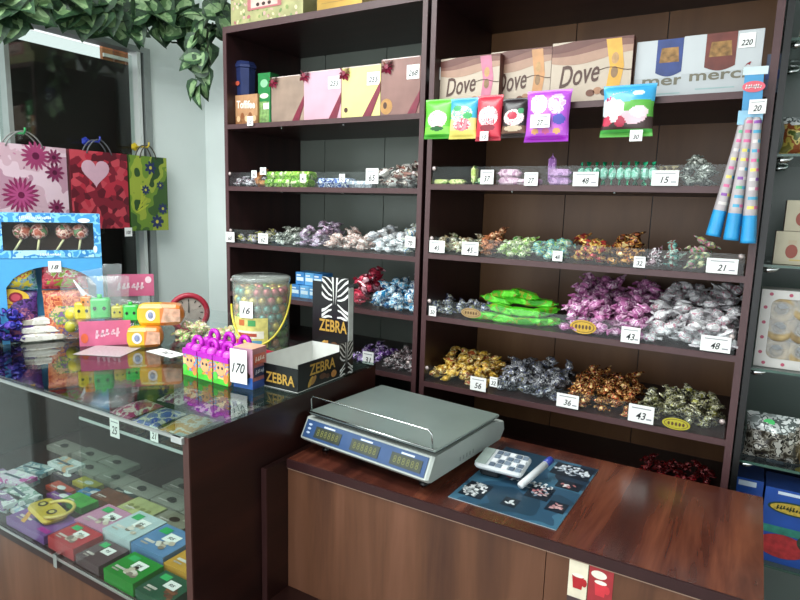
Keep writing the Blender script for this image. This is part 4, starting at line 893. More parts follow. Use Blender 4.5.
# side outline (y, z): sloped display face in front, tapering to the back
prof = [(-.152, .030), (-.163, .040), (-.138, .086), (.13, .09), (.195, .074), (.2, .052), (.18, .030)]
mb = MB(); N = len(prof); vs = []
for x, k in ((-hw, .97), (-hw+.006, 1), (hw-.006, 1), (hw, .97)):
    for y, z_ in prof: vs.append((x-.011, .02+(y-.02)*k, .05+(z_-.05)*k))
for j in range(3): mb.add(vs, [((j+1)*N+i, j*N+i, j*N+(i+1) % N, (j+1)*N+(i+1) % N)[::-1] for i in range(N)], BODY)
mb.add(vs, [tuple(range(N)), tuple(reversed(range(3*N, 4*N)))], BODY)
for sx in (-1, 1): 
    for k in range(5): mb.rect(-.03+k*.015, -.024+k*.015, .04, .05, BODYD, Fr((sx*(hw+.0003)-.011, 0, 0), (0, sx, 0), (0, 0, 1)), .0003)
mb.build('body', r)
fr = Fr((-.011, -.1512, .0632), (1, 0, 0), (0, .025, .046))
mb = MB().box(0, 0, 0, 0, 0, 0, BODY) if False else MB()
mb.prism([(-.183, -.022), (.183, -.022), (.183, .022), (-.183, .022)], .0015, M('#2f4a74', .3, var=.06), fr, .0)
mb.build('display_panel', r)
LCD = M('#3b4038', .2, var=.1); SEG = M('#6f6f3a', .3)
for i, (cx, nm) in enumerate(((-.105, 'MACCA'), (0.012, 'PRICE'), (.13, 'TOTAL'))):
    mb = MB().prism([(cx-.042, -.016), (cx+.042, -.016), (cx+.042, .011), (cx-.042, .011)], .0012, LCD, fr, .0015)
    for k in range(6): mb.text('8', cx-.030+k*.012, -.0025, .016, SEG, fr, .0031, w=.008)
    mb.rect(cx-.018, cx+.018, .0125, .0165, M('#c3cad6', .4), fr, .0022)
    mb.build('display_window', r)
mb = MB()
for k in range(3): mb.ell(-.168, .011-k*.010, .006, .0028, M('#a9b8cf', .4), fr, .002)
mb.build('indicator_marks', r)
TRAYM = M('#a9b8b2', .3, .6, .08, 6)
MB().rbox(-.190, .190, -.146, .150, .1, .106, .006, TRAYM).build('tray', r)
MB().box(-.185, .182, -.136, .143, .094, .0995, M('#2b302f', .5)).build('tray_support', r)
for x, y in ((-.12, -.09), (.12, -.09), (-.12, .09), (.12, .09)): MB().lathe([(.012, .078), (.012, .0945)], BODYD, 12, Matrix.Translation((x, y, 0))).build('post', r)
MB().tube([(-.18, -.143, .106), (-.18, -.147, .140), (-.172, -.148, .148), (.172, -.148, .148), (.18, -.147, .140), (.18, -.143, .106)], .0022, CHROME, 8).tube([(-.19, -.148, .107), (.187, -.148, .107)], .002, CHROME, 8).build('guard_rail', r)
for x, y in ((-.16, -.11), (.14, -.11), (-.16, .14), (.14, .14)): MB().lathe([(.010, 0), (.012, .004), (.009, .006), (.009, .031)], BLACK, 12, Matrix.Translation((x, y, 0))).build('foot', r)

# ---- leaflet, calculator, marker
A, B, C3 = onZ(448, 497, CZ), onZ(556, 530.6, CZ), onZ(593, 468.7, CZ)
mw, mh = (B-A).length, (C3-B).length
mb = MB().box(0, mw, 0, mh, 0, .0012, M('#b9c6cc', .4), face={'top': W(['#223c4f', '#2c4e66', '#3f6a82', '#1f3346'], scale=6, rough=.3, metal=0, bump=0)})
DK = M('#15202c', .4, var=.2); 
def chips(cx, cy, rx, ry, cols, n, sd):
    rq = random.Random(sd)
    for k in range(n):
        a, q = rq.uniform(0, 6.28), rq.random()**.5; mb.ell(cx+math.cos(a)*rx*q, cy+math.sin(a)*ry*q, .006, .003, M(cols[k % len(cols)], .4), TOPF, .0022+k*.00001, 7, rq.random()*3)
T0 = .0016
for (x0, x1, y0, y1) in ((.04, .27, .08, .30), (.60, .98, .74, .96), (.44, .58, .10, .22), (.56, .78, .30, .5), (.80, .97, .2, .34), (.74, .97, .55, .68)): mb.rect(mw*x0, mw*x1, mh*y0, mh*y1, DK, TOPF, T0)
chips(mw*.15, mh*.19, mw*.1, mh*.10, ['#c9ced0', '#9aa0a2', '#e3e5e6'], 60, 1); chips(mw*.79, mh*.85, mw*.17, mh*.08, ['#c9ced6', '#8a93a0', '#e3e8ee'], 70, 2)
chips(mw*.67, mh*.4, mw*.07, mh*.06, ['#a9686c', '#7a8a9a', '#c9b0b0'], 18, 3); chips(mw*.51, mh*.16, mw*.04, mh*.03, ['#c9ced0'], 8, 4); chips(mw*.88, mh*.27, mw*.05, mh*.04, ['#a9787c', '#c9a0a0'], 12, 5); chips(mw*.85, mh*.61, mw*.07, mh*.03, ['#a96868', '#d9d0d0'], 12, 6)
mb.ell(mw*.32, mh*.52, .012, .010, M('#a03a50', .4), TOPF, T0+.0004)
mb.scrib(mw*.55, mh*.5, mw*.42, mh*.09, M('#e3e8ec', .4), TOPF, T0+.001); mb.rect(mw*.5, mw*.78, mh*.425, mh*.432, M('#c9d3da', .4), TOPF, T0)
tag(mb.build('leaflet', None, A, (0, 0, math.atan2(B.y-A.y, B.x-A.x))), 'blue glossy printed leaflet lying on the wooden counter under the calculator', 'leaflet')
Pc = onZ(503, 466, .905)
r = empty('calculator', (Pc.x-.0, Pc.y, CZ+.0014), R(1), 'white desk calculator lying on the blue leaflet beside the scale', 'calculator')
cw, ch = .058, .042
tl = Matrix.Translation((0, 0, .026)) @ Matrix.Rotation(R(8), 4, 'X')
mb = MB(); mb.rbox(-cw, cw, -ch, ch, .0, .013, .012, M('#c3c8cb', .35, var=.03), xf=tl); mb.build('case', r)
frk = Fr(tl @ Vector((0, 0, .0132)), (1, 0, 0), tl.to_3x3() @ Vector((0, 1, 0)))
MB().prism([(-.056, -.036), (-.03, -.036), (-.03, .036), (-.056, .036)], .0015, M('#9aa8a2', .2), frk).build('screen', r)
for i in range(5):
    for j in range(4):
        MB().prism([(-.022+i*.0155, -.036+j*.0185), (-.0095+i*.0155, -.036+j*.0185), (-.0095+i*.0155, -.0225+j*.0185), (-.022+i*.0155, -.0225+j*.0185)], .002, M(['#5c6a7c', '#e3e6ea', '#7a8798'][(i*2+j) % 3], .4), frk).build('key', r)
MB().rbox(-.05, .0, -.025, .025, .0, .0255, .01, M('#1c2024', .4)).build('foot', r)
Pa, Pb = onZ(520, 486, CZ+.012), onZ(551.5, 459, CZ+.045)
dv = Pb-Pa; L = dv.length; r = empty('marker_pen', Pa, 0, 'white marker pen with a dark blue cap leaning on the calculator', 'pen')
r.rotation_euler = dv.to_track_quat('Z', 'Y').to_euler()
MB().lathe([(.0, 0), (.0075, .0005), (.0082, .004), (.0082, L*.8)], M('#dfe3e6', .3, var=.02), 14).build('barrel', r)
MB().lathe([(.0088, L*.8), (.0088, L*.97), (.007, L), (0, L+.0005)], M('#2c3a8f', .3), 14).build('cap', r)

# ------------------------------------------------------------------ on the glass counter
TZ = 1.0282
# zebra display box
ZW, ZD, ZH = .145, .235, .072
r = empty('zebra_display_box', (-1.092, -.485, TZ), R(0), 'open black display box with zebra print, gold ZEBRA lettering and raised lid', 'display box')
ZB = M('#0e0e10', .3, var=.05); ZI = M('#cfd0cc', .5, var=.04); GOLD = M('#c9a04a', .3, .3, .1); ZWH = M('#d9d9d6', .4)
def stripes(mb, fr, x0, x1, y0, y1, d):
    """mirrored zebra face: curved white bands"""
    mb.poly([(x0, y0), (x1, y0), (x1, y1), (x0, y1)], ZB, fr, d)
    w_, h_ = x1-x0, y1-y0; cx = (x0+x1)/2
    for s in (-1, 1):
        for k in range(7):
            yb = y0+h_*(.05+.135*k)
            a = [(cx+s*w_*(.10+.40*t), yb+h_*(.16*t*(1 if k > 2 else -.6)+.05*math.sin(3*t+k))) for t in (0, .33, .66, 1)]
            th = h_*.036
            for i in range(3):
                q = [(a[i][0], a[i][1]-th*(.5+.2*i)), (a[i+1][0], a[i+1][1]-th*(.7+.2*i)), (a[i+1][0], a[i+1][1]+th*(.7+.2*i)), (a[i][0], a[i][1]+th*(.5+.2*i))]
                q = [(min(max(p[0], x0), x1), min(max(p[1], y0), y1)) for p in q]
                mb.poly(q if s > 0 else q[::-1], ZWH, fr, d+.0004)
        mb.poly([(cx+s*w_*.03, y0+h_*.35), (cx+s*w_*.07, y0+h_*.6), (cx+s*w_*.12, y0+h_), (cx+s*w_*.05, y0+h_)][::s], ZWH, fr, d+.0006)
    mb.ell(cx, y0+h_*.16, w_*.13, h_*.16, ZB, fr, d+.0008)
def choc_art(mb, fr, cx, cy, s):
    mb.ell(cx-s*.5, cy, s*.16, s*.07, GOLD, fr, .0012, rot=.9); mb.ell(cx-s*.38, cy+s*.02, s*.14, s*.07, M('#a87a3c', .4), fr, .0014, rot=.8)
    mb.ell(cx, cy+s*.04, s*.14, s*.08, M('#5a3a24', .4), fr, .0012); mb.ell(cx+s*.2, cy, s*.10, s*.07, M('#4a2a1a', .4), fr, .0014); mb.ell(cx+s*.48, cy, s*.12, s*.1, M('#b57a3c', .4), fr, .0012)
mb = MB(); t = .0015
mb.box(0, ZW, 0, ZD, 0, t, ZI)
mb.box(0, ZW, 0, t, t, ZH*.85, ZB, face={'back': ZI}).box(0, ZW, ZD-t, ZD, t, ZH, ZB, face={'front': ZI})
mb.box(0, t, t, ZD-t, t, ZH, ZB, face={'right': ZI}).box(ZW-t, ZW, t, ZD-t, t, ZH, ZB, face={'left': ZI})
ff = Fr((0, 0, 0), (1, 0, 0), (0, 0, 1)); fs_ = Fr((ZW, 0, 0), (0, 1, 0), (0, 0, 1))
mb.text('ZEBRA', ZW*.6, ZH*.38, ZH*.38, GOLD, ff, .001, w=ZW*.66, bold=.02)
mb.text('ZEBRA', ZD*.42, ZH*.68, ZH*.4, GOLD, fs_, .001, w=ZD*.46, bold=.02); choc_art(mb, fs_, ZD*.42, ZH*.25, .10)
mb.build('tray', r)
mb = MB(); stripes(mb, fs_, ZD*.74, ZD, 0, ZH*1.3, .0008); mb.box(ZW-t, ZW, ZD*.74, ZD-t, ZH, ZH*1.3, ZB); mb.build('zebra_print_side', r)
LH = .25; mb = MB(); mb.box(0, ZW, ZD+.0005, ZD+.002, 0, LH, ZB); lf = Fr((0, ZD, 0), (1, 0, 0), (0, 0, 1))
stripes(mb, lf, ZW*.24, ZW*.88, LH*.58, LH*1.06, .0006)
mb.box(ZW*.24, ZW*.88, ZD+.0005, ZD+.002, LH, LH*1.06, ZB)
mb.text('ZEBRA', ZW*.52, LH*.5, LH*.14, GOLD, lf, .0012, w=ZW*.68, bold=.02); choc_art(mb, lf, ZW*.56, LH*.28, .08)
mb.box(ZW-.001, ZW, ZD-.022, ZD, ZH+.003, LH*.97, M('#c9cac6', .5)); mb.build('lid', r)
mb = MB(); mb.box(.02, .08, .02, .2, t, t+.001, ZI)

# round jar of gum balls
jx, jy = onZ(262, 352, TZ).x, onZ(262, 352, TZ).y; jr = .086; jh = .245
r = empty('gumball_jar', (jx, jy, TZ), 0, 'tall clear plastic jar of colourful foil balls with a yellow handle', 'jar')
MB().lathe([(jr, .001), (jr, jh*.94)], clear('jar_plastic', '#ffffff', 1.4, .15, .3, '#d3d8c8'), 40, cap=False).build('wall', r)
MB().lathe([(jr+.002, jh*.93), (jr+.003, jh*.93), (jr+.003, jh*.985), (jr-.004, jh), (0, jh)], clear('jar_lid', '#f4f6f4', 1.5, .1, .3, '#cfd6d2'), 40, cap=False).build('lid', r)
MB().lathe([(jr-.001, 0), (jr, .002), (0, .002)], PLEXI, 40, cap=False).build('bottom', r)
n = 16; hp = [(-(jr+.004)*math.cos(a), -(jr+.004)*math.sin(a)*1., .205-.165*math.sin(a)) for a in [math.pi*i/n for i in range(n+1)]]
fa = facing((jx, jy)); rot = Matrix.Rotation(fa, 4, 'Z')
hp = [(-(jr+.005)*math.cos(a), -(jr+.006)*math.sin(a), .185-.14*math.sin(a)+.03*math.cos(a)*-1) for a in [math.pi*i/n for i in range(n+1)]]
MB().tube([rot @ Vector(p) for p in hp], .003, M('#dcc93a', .35), 8).build('handle', r)
# label wrapped on the front
def curved(mb, a0, a1, z0, z1, m_, d=.001, n=10):
    vs = []
    for i in range(n+1):
        a = fa-math.pi/2+R(a0+(a1-a0)*i/n); vs += [((jr+d)*math.cos(a), (jr+d)*math.sin(a), z0), ((jr+d)*math.cos(a), (jr+d)*math.sin(a), z1)]
    mb.add(vs, [(2*i, 2*i+2, 2*i+3, 2*i+1) for i in range(n)], m_); return mb
mb = MB(); curved(mb, -68, 12, .035, .125, M('#d9cf7a', .4, var=.2, scale=60)); curved(mb, -60, 4, .062, .085, M('#efe9d9', .4), .0014); curved(mb, -50, -10, .068, .078, M('#b5503c', .4), .0017); curved(mb, -50, -36, .1, .118, M('#c9703c', .4), .0014); curved(mb, -28, -12, .1, .118, M('#4fa560', .4), .0014); curved(mb, -60, -45, .04, .056, M('#d9485a', .4), .0014); curved(mb, -20, 0, .04, .056, M('#5f9fc9', .4), .0014)
mb.build('label', r)
BALL = [M('#b5a05a', .22, .55, .2, 60), M('#6fa04a', .22, .5, .2, 60), M('#c98f6a', .22, .5, .2, 60), M('#4f8f8a', .22, .5, .2, 60), M('#cfc05a', .22, .5, .2, 60), M('#b5606a', .22, .5, .2, 60)]
protos = [MB().lathe([(.0004, -.0135)]+[(.0135*math.sin(math.pi*i/7), -.0135*math.cos(math.pi*i/7)) for i in range(1, 7)]+[(.0004, .0135)], b_, 12).build('foil_ball') for b_ in BALL]
first = [1]*6; rd = random.Random(4)
for l in range(8):
    for rr, cnt in ((jr-.016, 16), (jr-.046, 9)):
        if rr < .05 and l < 7: continue
        for k in range(cnt):
            a = 2*math.pi*(k+.5*(l % 2))/cnt; q = (k//2+l//3*2+rd.randrange(2)) % 6
            if first[q]: o = protos[q]; first[q] = 0
            else: o = protos[q].copy(); col.objects.link(o)
            o.location = (jx+rr*math.cos(a), jy+rr*math.sin(a), TZ+.016+l*.0262+rd.uniform(-.001, .001)); tag(o, 'small foil wrapped ball inside the clear jar with the yellow handle', SW, 'foil balls in the jar')
def cardat(P, w_, h_, num, label, rz, tilt=0., name='price_card'):
    mb = MB().box(-w_/2, w_/2, 0, .0006, -h_/2, h_/2, PAPER); mb.text(num, 0, -h_*.05, h_*(.4 if h_ < 1.3*w_ else .3), INK, d=.0004, w=w_*(.6 if h_ < 1.3*w_ else .78), shear=.3, bold=.015)
    return tag(mb.build(name, None, P, (tilt, 0, rz)), label, 'price tag', 'white handwritten price cards')
cp = Vector((jx, jy, 0))+Matrix.Rotation(fa, 3, 'Z') @ Vector((-.045, -(jr-.008), TZ+.15)); cardat(cp, .045, .05, '16', 'price card reading 16 on the clear jar of foil balls', fa-R(32))

# box with the card 170
def toward(px, py, z_=TZ): P = onZ(px, py, z_); return P, facing(P), ppm(P)
P, a, k = toward(250, 391)
r_ = empty('candy_carton', (-1.118, -.535, TZ), R(5), 'peach and violet carton in front of the zebra box, big card 170 on it', 'box')
w_, d_, h_ = .062, .055, .105
OC = M('#c9664a', .35, var=.1); mb = MB().box(0, w_, 0, d_, 0, h_, M('#b88aa0', .35, var=.15, scale=40), face={'top': M('#e0a58a', .35), 'right': M('#a86a6c', .35, var=.25, scale=50)})
fsr = Fr((w_, 0, 0), (0, 1, 0), (0, 0, 1)); mb.rect(.004, .05, .062, .09, M('#c0553c', .4), fsr); mb.scrib(.027, .076, .036, .016, M('#e6d0c0', .4), fsr, .001); mb.rect(.004, .05, .03, .055, M('#2f3a5c', .4), fsr); mb.scrib(.027, .043, .034, .013, M('#c9cfdc', .4), fsr, .001); mb.rect(.0, .055, .0, .02, M('#3f5aa5', .4), fsr)
mb.rect(.0, w_, 0, .03, M('#2f5aa5', .35), d=.0005); mb.ell(.035, .035, .02, .01, M('#4a2a20', .4), d=.0008)
mb.build('carton', r_)
cardat(Vector((-1.093, -.542, TZ+.058)), .054, .088, '170', 'large price card reading 170 on the peach and violet carton', R(5))
# crown shaped magenta packs with bright cartoons printed boxes
MAG = M('#c02ac0', .25, .2, .15, 40); MAG2 = M('#d95ad0', .3, .1, .1, 40)
P0, P1 = onZ(183, 374, TZ), onZ(229, 387, TZ)
dirv = (P1-P0); an = math.atan2(dirv.y, dirv.x); nb = 3; step = dirv.length/nb
for row in range(2):
    for i in range(nb):
        base = P0+dirv*(i+.04)/nb + Vector((-math.sin(an), math.cos(an), 0))*(row*.055) + Vector((0, 0, .0002))
        w_ = step*.92; h_ = .088+.008*row
        r_ = empty('toy_candy_box', base, an, ['bright cartoon printed candy box with a magenta crown lid, %s in the front row', 'bright cartoon printed candy box with a magenta crown lid, %s in the back row'][row] % ['leftmost', 'middle', 'rightmost'][i], 'candy box', 'candy boxes with crown lids')
        mb = MB().box(0, w_, 0, .05, 0, h_*.72, W(['#5fc24a', '#e0b84a', '#e98a4a', '#4fa5d0', '#d9587a', '#e9d98a'], scale=38, rough=.35, metal=0, bump=0))
        mb.ell(w_*.5, h_*.46, w_*.3, h_*.2, M('#e9b07a', .4), d=.0006); mb.ell(w_*.36, h_*.5, w_*.07, h_*.05, M('#26304a', .4), d=.0009, n=8); mb.ell(w_*.62, h_*.5, w_*.07, h_*.05, M('#26304a', .4), d=.0009, n=8)
        mb.rect(0, w_, 0, h_*.17, M('#4fc93a', .4, var=.2), d=.0008); mb.ell(w_*.15, h_*.24, w_*.16, h_*.12, M('#5fd04a', .4), d=.001); mb.ell(w_*.85, h_*.2, w_*.15, h_*.14, M('#e9904a', .4), d=.0011)
        mb.build('carton', r_)
        mb = MB().box(-.001, w_+.001, -.001, .051, h_*.68, h_*.84, MAG)
        for q in range(2): mb.lathe([(w_*.22, h_*.80), (w_*.24, h_*.90), (w_*.16, h_*.98), (.001, h_*1.0)], MAG2 if q % 2 else MAG, 12, Matrix.Translation((w_*(.27+.46*q), .014, 0)), cap=False)
        mb.build('crown_lid', r_)
        MB().tube([(w_*.5+math.cos(2*math.pi*q/12)*w_*.30, .028, h_*1.0+math.sin(2*math.pi*q/12)*h_*.17) for q in range(12)], .007, MAG, 6, closed=True).build('ring_handle', r_)
o = MB().tube([(math.cos(2*math.pi*q/14)*.022, 0, .027+math.sin(2*math.pi*q/14)*.022) for q in range(14)], .0055, M('#2fa0b5', .3), 8, closed=True)
Pq = onZ(229, 375, TZ+.0)+Vector((.02, .045, 0)); Pq = Vector((P1.x-.01, P1.y+.125, TZ))
tag(o.build('toy_ring', None, Pq, (0, 0, an)), 'turquoise plastic ring behind the magenta crown lids', 'toy')
mb = MB().pillow(.075, .07, .03, lambda u, v: M('#b5203c', .3) if v > .3 else M('#e9b59a', .3), 10, 10)
Pq = onZ(240, 375, TZ)+Vector((.01, .05, 0)); tag(mb.build('candy_bag', None, Vector((-1.16, -.43, TZ+.03)), (R(-70), 0, an+.3)), 'red and peach candy bag lying between the crown lids and the zebra box', 'bag of sweets')
# white cards lying flat
def flat_card(px, py, w_, d_, rz, num, label, m_=None, name='price_card'):
    P = onZ(px, py, TZ); mb = MB().box(-w_/2, w_/2, -d_/2, d_/2, 0, .0008, m_ or PAPER)
    if num: mb.text(num, 0, 0, d_*.35, INK, TOPF, .0011, w=w_*.45, shear=.3, bold=.015)
    return tag(mb.build(name, None, P, (0, 0, rz)), label, 'price tag' if num else 'paper', 'white handwritten price cards' if num else None)
flat_card(166, 353, .125, .055, an, '30', 'long white price card lying flat on the glass before the yellow packs')
LP_ = flat_card(108, 351, .15, .12, R(25), None, 'translucent pale sheet lying on the glass counter top', clear('milky_sheet', '#ffffff', 1.4, .2, .75, '#c9bcc0'), 'plastic_sheet')
# yellow packs with a face
YP = M('#e0b62c', .3, var=.08, scale=30); YO = M('#d9803c', .3, var=.12, scale=30)
def ypack(px, py, z0, rz, label, L=.105, H=.062, D=.055):
    P = onZ(px, py, z0+.001)
    mb = MB(); n = 14
    prof = [(0, .55), (.04, .95), (.1, 1.02), (.5, 1.05), (.85, 1.0), (.93, .85), (1, .3)]
    sec = [(-1, -.7), (-.7, -1), (.7, -1), (1, -.7), (1, .7), (.7, 1), (-.7, 1), (-1, .7)]
    vs = [(q*L, sy*D/2*(k if q > .01 else .85), H/2+sz*H/2*k) for q, k in prof for sy, sz in sec]; fs = []; ms = []
    for j in range(len(prof)-1):
        for k in range(8): fs.append((j*8+k, (j+1)*8+k, (j+1)*8+(k+1) % 8, j*8+(k+1) % 8)); ms.append(YP if j < 3 else YO)
    fs += [tuple(reversed(range(8))), tuple(range((len(prof)-1)*8, len(prof)*8))]; ms += [YP, YO]
    mb.addm(vs, [f_[::-1] for f_ in fs], ms, False)
    f_ = Fr((0, -D/2*1.05, 0), (1, 0, 0), (0, 0, 1))
    mb.ell(L*.30, H*.5, .015, .018, M('#e6e3e6', .35), f_, .0006); mb.ell(L*.30, H*.5, .0085, .011, M('#8a93b5', .35, var=.4, scale=150), f_, .001)
    mb.poly([(L*.52, H*.15), (L*.95, H*.2), (L*.95, H*.8), (L*.6, H*.85)], M('#d9a58a', .35, var=.3, scale=60), f_, .0006); mb.rect(L*.05, L*.55, H*.84, H*.93, M('#efe0a0', .35), f_, .0005)
    return tag(mb.build('snack_pack', None, P, (0, 0, rz)), label, 'snack pack', 'yellow and orange snack packs')
ypack(129, 346, TZ, R(42), 'yellow and orange snack pack with a round face, lower one of the pair')
ypack(133, 349, TZ, R(42), 'x') if False else None
o = ypack(140, 349, TZ, R(40), 'yellow and orange snack pack with a round face, lying on top of the other', L=.14, H=.068)
o.location = onZ(129, 346, TZ+.001)+Vector((-.005, .045, .0)); o.location.z = TZ+.065
# clear bags with toy-topped sweets, pink header cards
def toybag(px, py, w_, h_, rz, label, seed, head_top, toys):
    P, a, k = toward(px, py); r_ = empty('toy_sweet_bag', P, a+R(rz), label, 'bag of sweets')
    mb = MB(); HDR = M('#cf6488', .35, var=.08, scale=25)
    y0 = .0; 
    if head_top: mb.box(-w_/2, w_/2, -.004, .0, h_*.62, h_, HDR); f_ = Fr((0, -.004, 0), (1, 0, 0), (0, 0, 1)); mb.scrib(0, h_*.79, w_*.6, h_*.14, M('#efd0da', .4), f_, .001); mb.ell(w_*.38, h_*.9, w_*.07, h_*.06, M('#efd0da', .4), f_, .0008)
    else: mb.box(-w_/2, w_/2, -.034, -.030, .0, h_*.40, HDR); f_ = Fr((0, -.034, 0), (1, 0, 0), (0, 0, 1)); mb.scrib(w_*.05, h_*.2, w_*.5, h_*.15, M('#efc0d0', .4), f_, .001, rot=.08); mb.ell(-w_*.4, h_*.13, w_*.07, h_*.08, M('#d9603c', .4), f_, .0008)
    mb.build('header_card', r_)
    film = MB().pillow(w_, h_*(.62 if head_top else 1.1), .055, lambda u, v: FILM, 10, 10, seed=seed); film.build('film', r_)
    rq = random.Random(seed)
    for i, (c, tx, tz, s) in enumerate(toys):
        m_ = M(c, .3, var=.12, scale=40); tb = MB()
        tb.rbox(tx*w_-s/2, tx*w_+s/2, -.018, .018, tz*h_, tz*h_+s*1.05, s*.2, m_)
        for sx in (-.22, .22): tb.ell(tx*w_+sx*s, tz*h_+s*.55, s*.09, s*.11, M('#1c3020', .4), Fr((0, -.018, 0), (1, 0, 0), (0, 0, 1)), .001, 8)
        tb.lathe([(s*.12, 0), (s*.12, s*.2)], m_, 8, Matrix.Translation((tx*w_, 0, tz*h_+s*1.05))); tb.build('toy_sweet', r_)
toybag(107, 343, .15, .2, -6, 'clear bag of green and yellow robot shaped sweets with a pink card at its foot', 3, False, [('#3fc05a', -.1, .42, .062), ('#c9c23a', .24, .42, .036), ('#48c85a', .5, .36, .05), ('#d9c83a', -.42, .42, .05), ('#d98a3c', -.36, .62, .03)])
o = toybag(133, 331, .15, .205, -4, 'clear bag of green sweets with a pink header card standing behind the robot sweets', 4, True, [('#d9603c', -.2, .1, .03), ('#5fc24a', .15, .08, .035)])
Pp = onZ(133, 330, TZ); kk = ppm(Pp)
cp = Pp+Vector((math.sin(facing(Pp)), -math.cos(facing(Pp)), 0))*.009; cardat(cp+Vector((0, 0, .155)), .028, .034, '8', 'small price card reading 8 on the pink header card', facing(Pp))
# big clear film bag standing left
Pb = onZ(94, 338, TZ); mb = MB().pillow(.19, .25, .05, lambda u, v: FILM, 12, 12, seed=9); 
r_ = empty('clear_bag', Pb, facing(Pb)-R(5), 'tall crinkled clear bag with yellow and orange sweets at its foot', 'bag of sweets')
mb.build('film', r_)
mb = MB(); mb.tube([(-.05, -.012, .20), (-.02, -.018, .15), (.03, -.012, .12), (.08, -.008, .105)], [.002, .009, .011, .003], M('#dfe6ea', .3), 6); mb.build('white_twist', r_)
for i, (x, z_, c, s) in enumerate(((-.06, .085, '#d6c23a', .024), (-.035, .06, '#cf8a3c', .018), (-.065, .045, '#b5b03a', .022), (-.03, .09, '#c9603c', .016))):
    MB().lathe([(.0003, -s)]+[(s*math.sin(math.pi*i/7), -s*math.cos(math.pi*i/7)) for i in range(1, 7)]+[(.0003, s)], M(c, .3, var=.15), 12, Matrix.Translation((x, 0, z_))).build('round_sweet', r_)
# blue window display stand
Pd = onZ(56, 341, TZ); a = R(58); r_ = empty('lollipop_display', (Pd.x, Pd.y, TZ), a, 'bright blue cardboard display stand with a window of lollipops and an arched base', 'display stand')
BL = M('#4a9fd8', .4, var=.04); BLp = W(['#3f94cf', '#7fc4e6', '#2f7fbf', '#a9d8ea'], scale=30, rough=.4, metal=0, bump=0)
k = ppm(Pd); w_ = 92/k/math.cos(abs(a-facing(Pd)))*.97; ht = (341-217)/k*1.02; hb = ht*.66; d_ = .07
mb = MB(); n = 12; lg = w_*.07
arch = [(-w_/2+lg, 0)]+[(-w_/2+lg+(w_-2*lg)*i/n, hb*.66+hb*.24*math.sin(math.pi*i/n)**.6) for i in range(n+1)]+[(w_/2-lg, 0)]
for i in range(1, n+1):
    p, q = arch[i], arch[i+1]; mb.box(p[0], q[0], -.002, 0, max(p[1], q[1]), hb, BL)
    mb.poly([(p[0], p[1]), (q[0], q[1]), (q[0], max(p[1], q[1])), (p[0], max(p[1], q[1]))], BL, d=.002) if abs(p[1]-q[1]) > 1e-6 else None
mb.box(-w_/2, -w_/2+lg, -.002, 0, 0, hb, BL).box(w_/2-lg, w_/2, -.002, 0, 0, hb, BL)
mb.box(-w_/2, -w_/2+.002, 0, d_, 0, hb, BL).box(w_/2-.002, w_/2, 0, d_, 0, hb, BL).box(-w_/2, w_/2, d_-.002, d_, 0, hb, BL); mb.build('arched_base', r_)
mb = MB(); z0, z1 = hb, ht; e = w_*.07; eb = (z1-z0)*.17
mb.box(-w_/2, w_/2, -.004, -.002, z0, z0+eb, BLp).box(-w_/2, w_/2, -.004, -.002, z1-eb*1.2, z1, BLp).box(-w_/2, -w_/2+e, -.004, -.002, z0+eb, z1-eb*1.2, BLp).box(w_/2-e, w_/2, -.004, -.002, z0+eb, z1-eb*1.2, BLp)
mb.box(-w_/2, w_/2, d_-.002, d_, z0, z1, BL, face={'front': M('#4a3428', .6, var=.2)}).box(-w_/2, w_/2, -.002, d_-.002, z0, z0+.002, BL).box(-w_/2, w_/2, -.002, d_-.002, z1-.002, z1, BLp).box(-w_/2, -w_/2+.002, -.002, d_-.002, z0, z1, BL).box(w_/2-.002, w_/2, -.002, d_-.002, z0, z1, BL)
f_ = Fr((0, -.004, 0), (1, 0, 0), (0, 0, 1)); mb.scrib(-w_*.12, z1-eb*.6, w_*.3, eb*.45, M('#d9edf5', .4), f_, .001); mb.ell(w_*.34, z1-eb*.9, w_*.06, eb*.3, M('#eef5f8', .4), f_, .001); mb.scrib(0, z0+eb*.45, w_*.2, eb*.4, M('#e9f3f8', .4), f_, .001); mb.ell(w_*.44, z0+eb*1.1, w_*.02, eb*.5, M('#d9edf5', .4), f_, .001)
mb.build('window_carton', r_); MB().box(-w_/2+e, w_/2-e, -.0015, -.001, z0+eb, z1-eb*1.2, clear('display_film', '#ffffff', 1.35)).build('window_film', r_)
rd = random.Random(2)
for i in range(4):
    x = (-w_*.26, -w_*.10, w_*.14, w_*.30)[i]; zc = z0+(z1-z0)*.58; s = .026
    c = Matrix.Rotation(a, 4, 'Z') @ Matrix.Translation((x, .03, zc)); c = Matrix.Translation((Pd.x, Pd.y, TZ)) @ c
    mb = MB().lathe([(.0004, -s*.6)]+[(s*math.sin(math.pi*j/7), -s*.6*math.cos(math.pi*j/7)) for j in range(1, 7)]+[(.0004, s*.6)], W(['#b5604a', '#d99a8a', '#e6c9b9', '#8a3a3a', '#5f8a5a'], scale=60, rough=.25), 14, Matrix.Rotation(R(90), 4, 'X'))
    L_ = empty('lollipop', c.translation, a, 'red and cream lollipop behind the window of the blue display stand', 'lollipop', 'lollipops in the blue display'); mb.build('candy_head', L_)
    sg = -1 if i % 2 == 0 else -.3; MB().tube([(0, 0, -s*.8), (s*sg*1.2, 0, -(zc-z0)+.008)], .0035, M('#cfd0a0', .4), 8).build('stick', L_)
cardat(Vector((Pd.x, Pd.y, TZ+hb*.86))+Matrix.Rotation(a, 3, 'Z') @ Vector((.01, -.006, .01)), .036, .036, '18', 'price card reading 18 on the blue display stand', a)
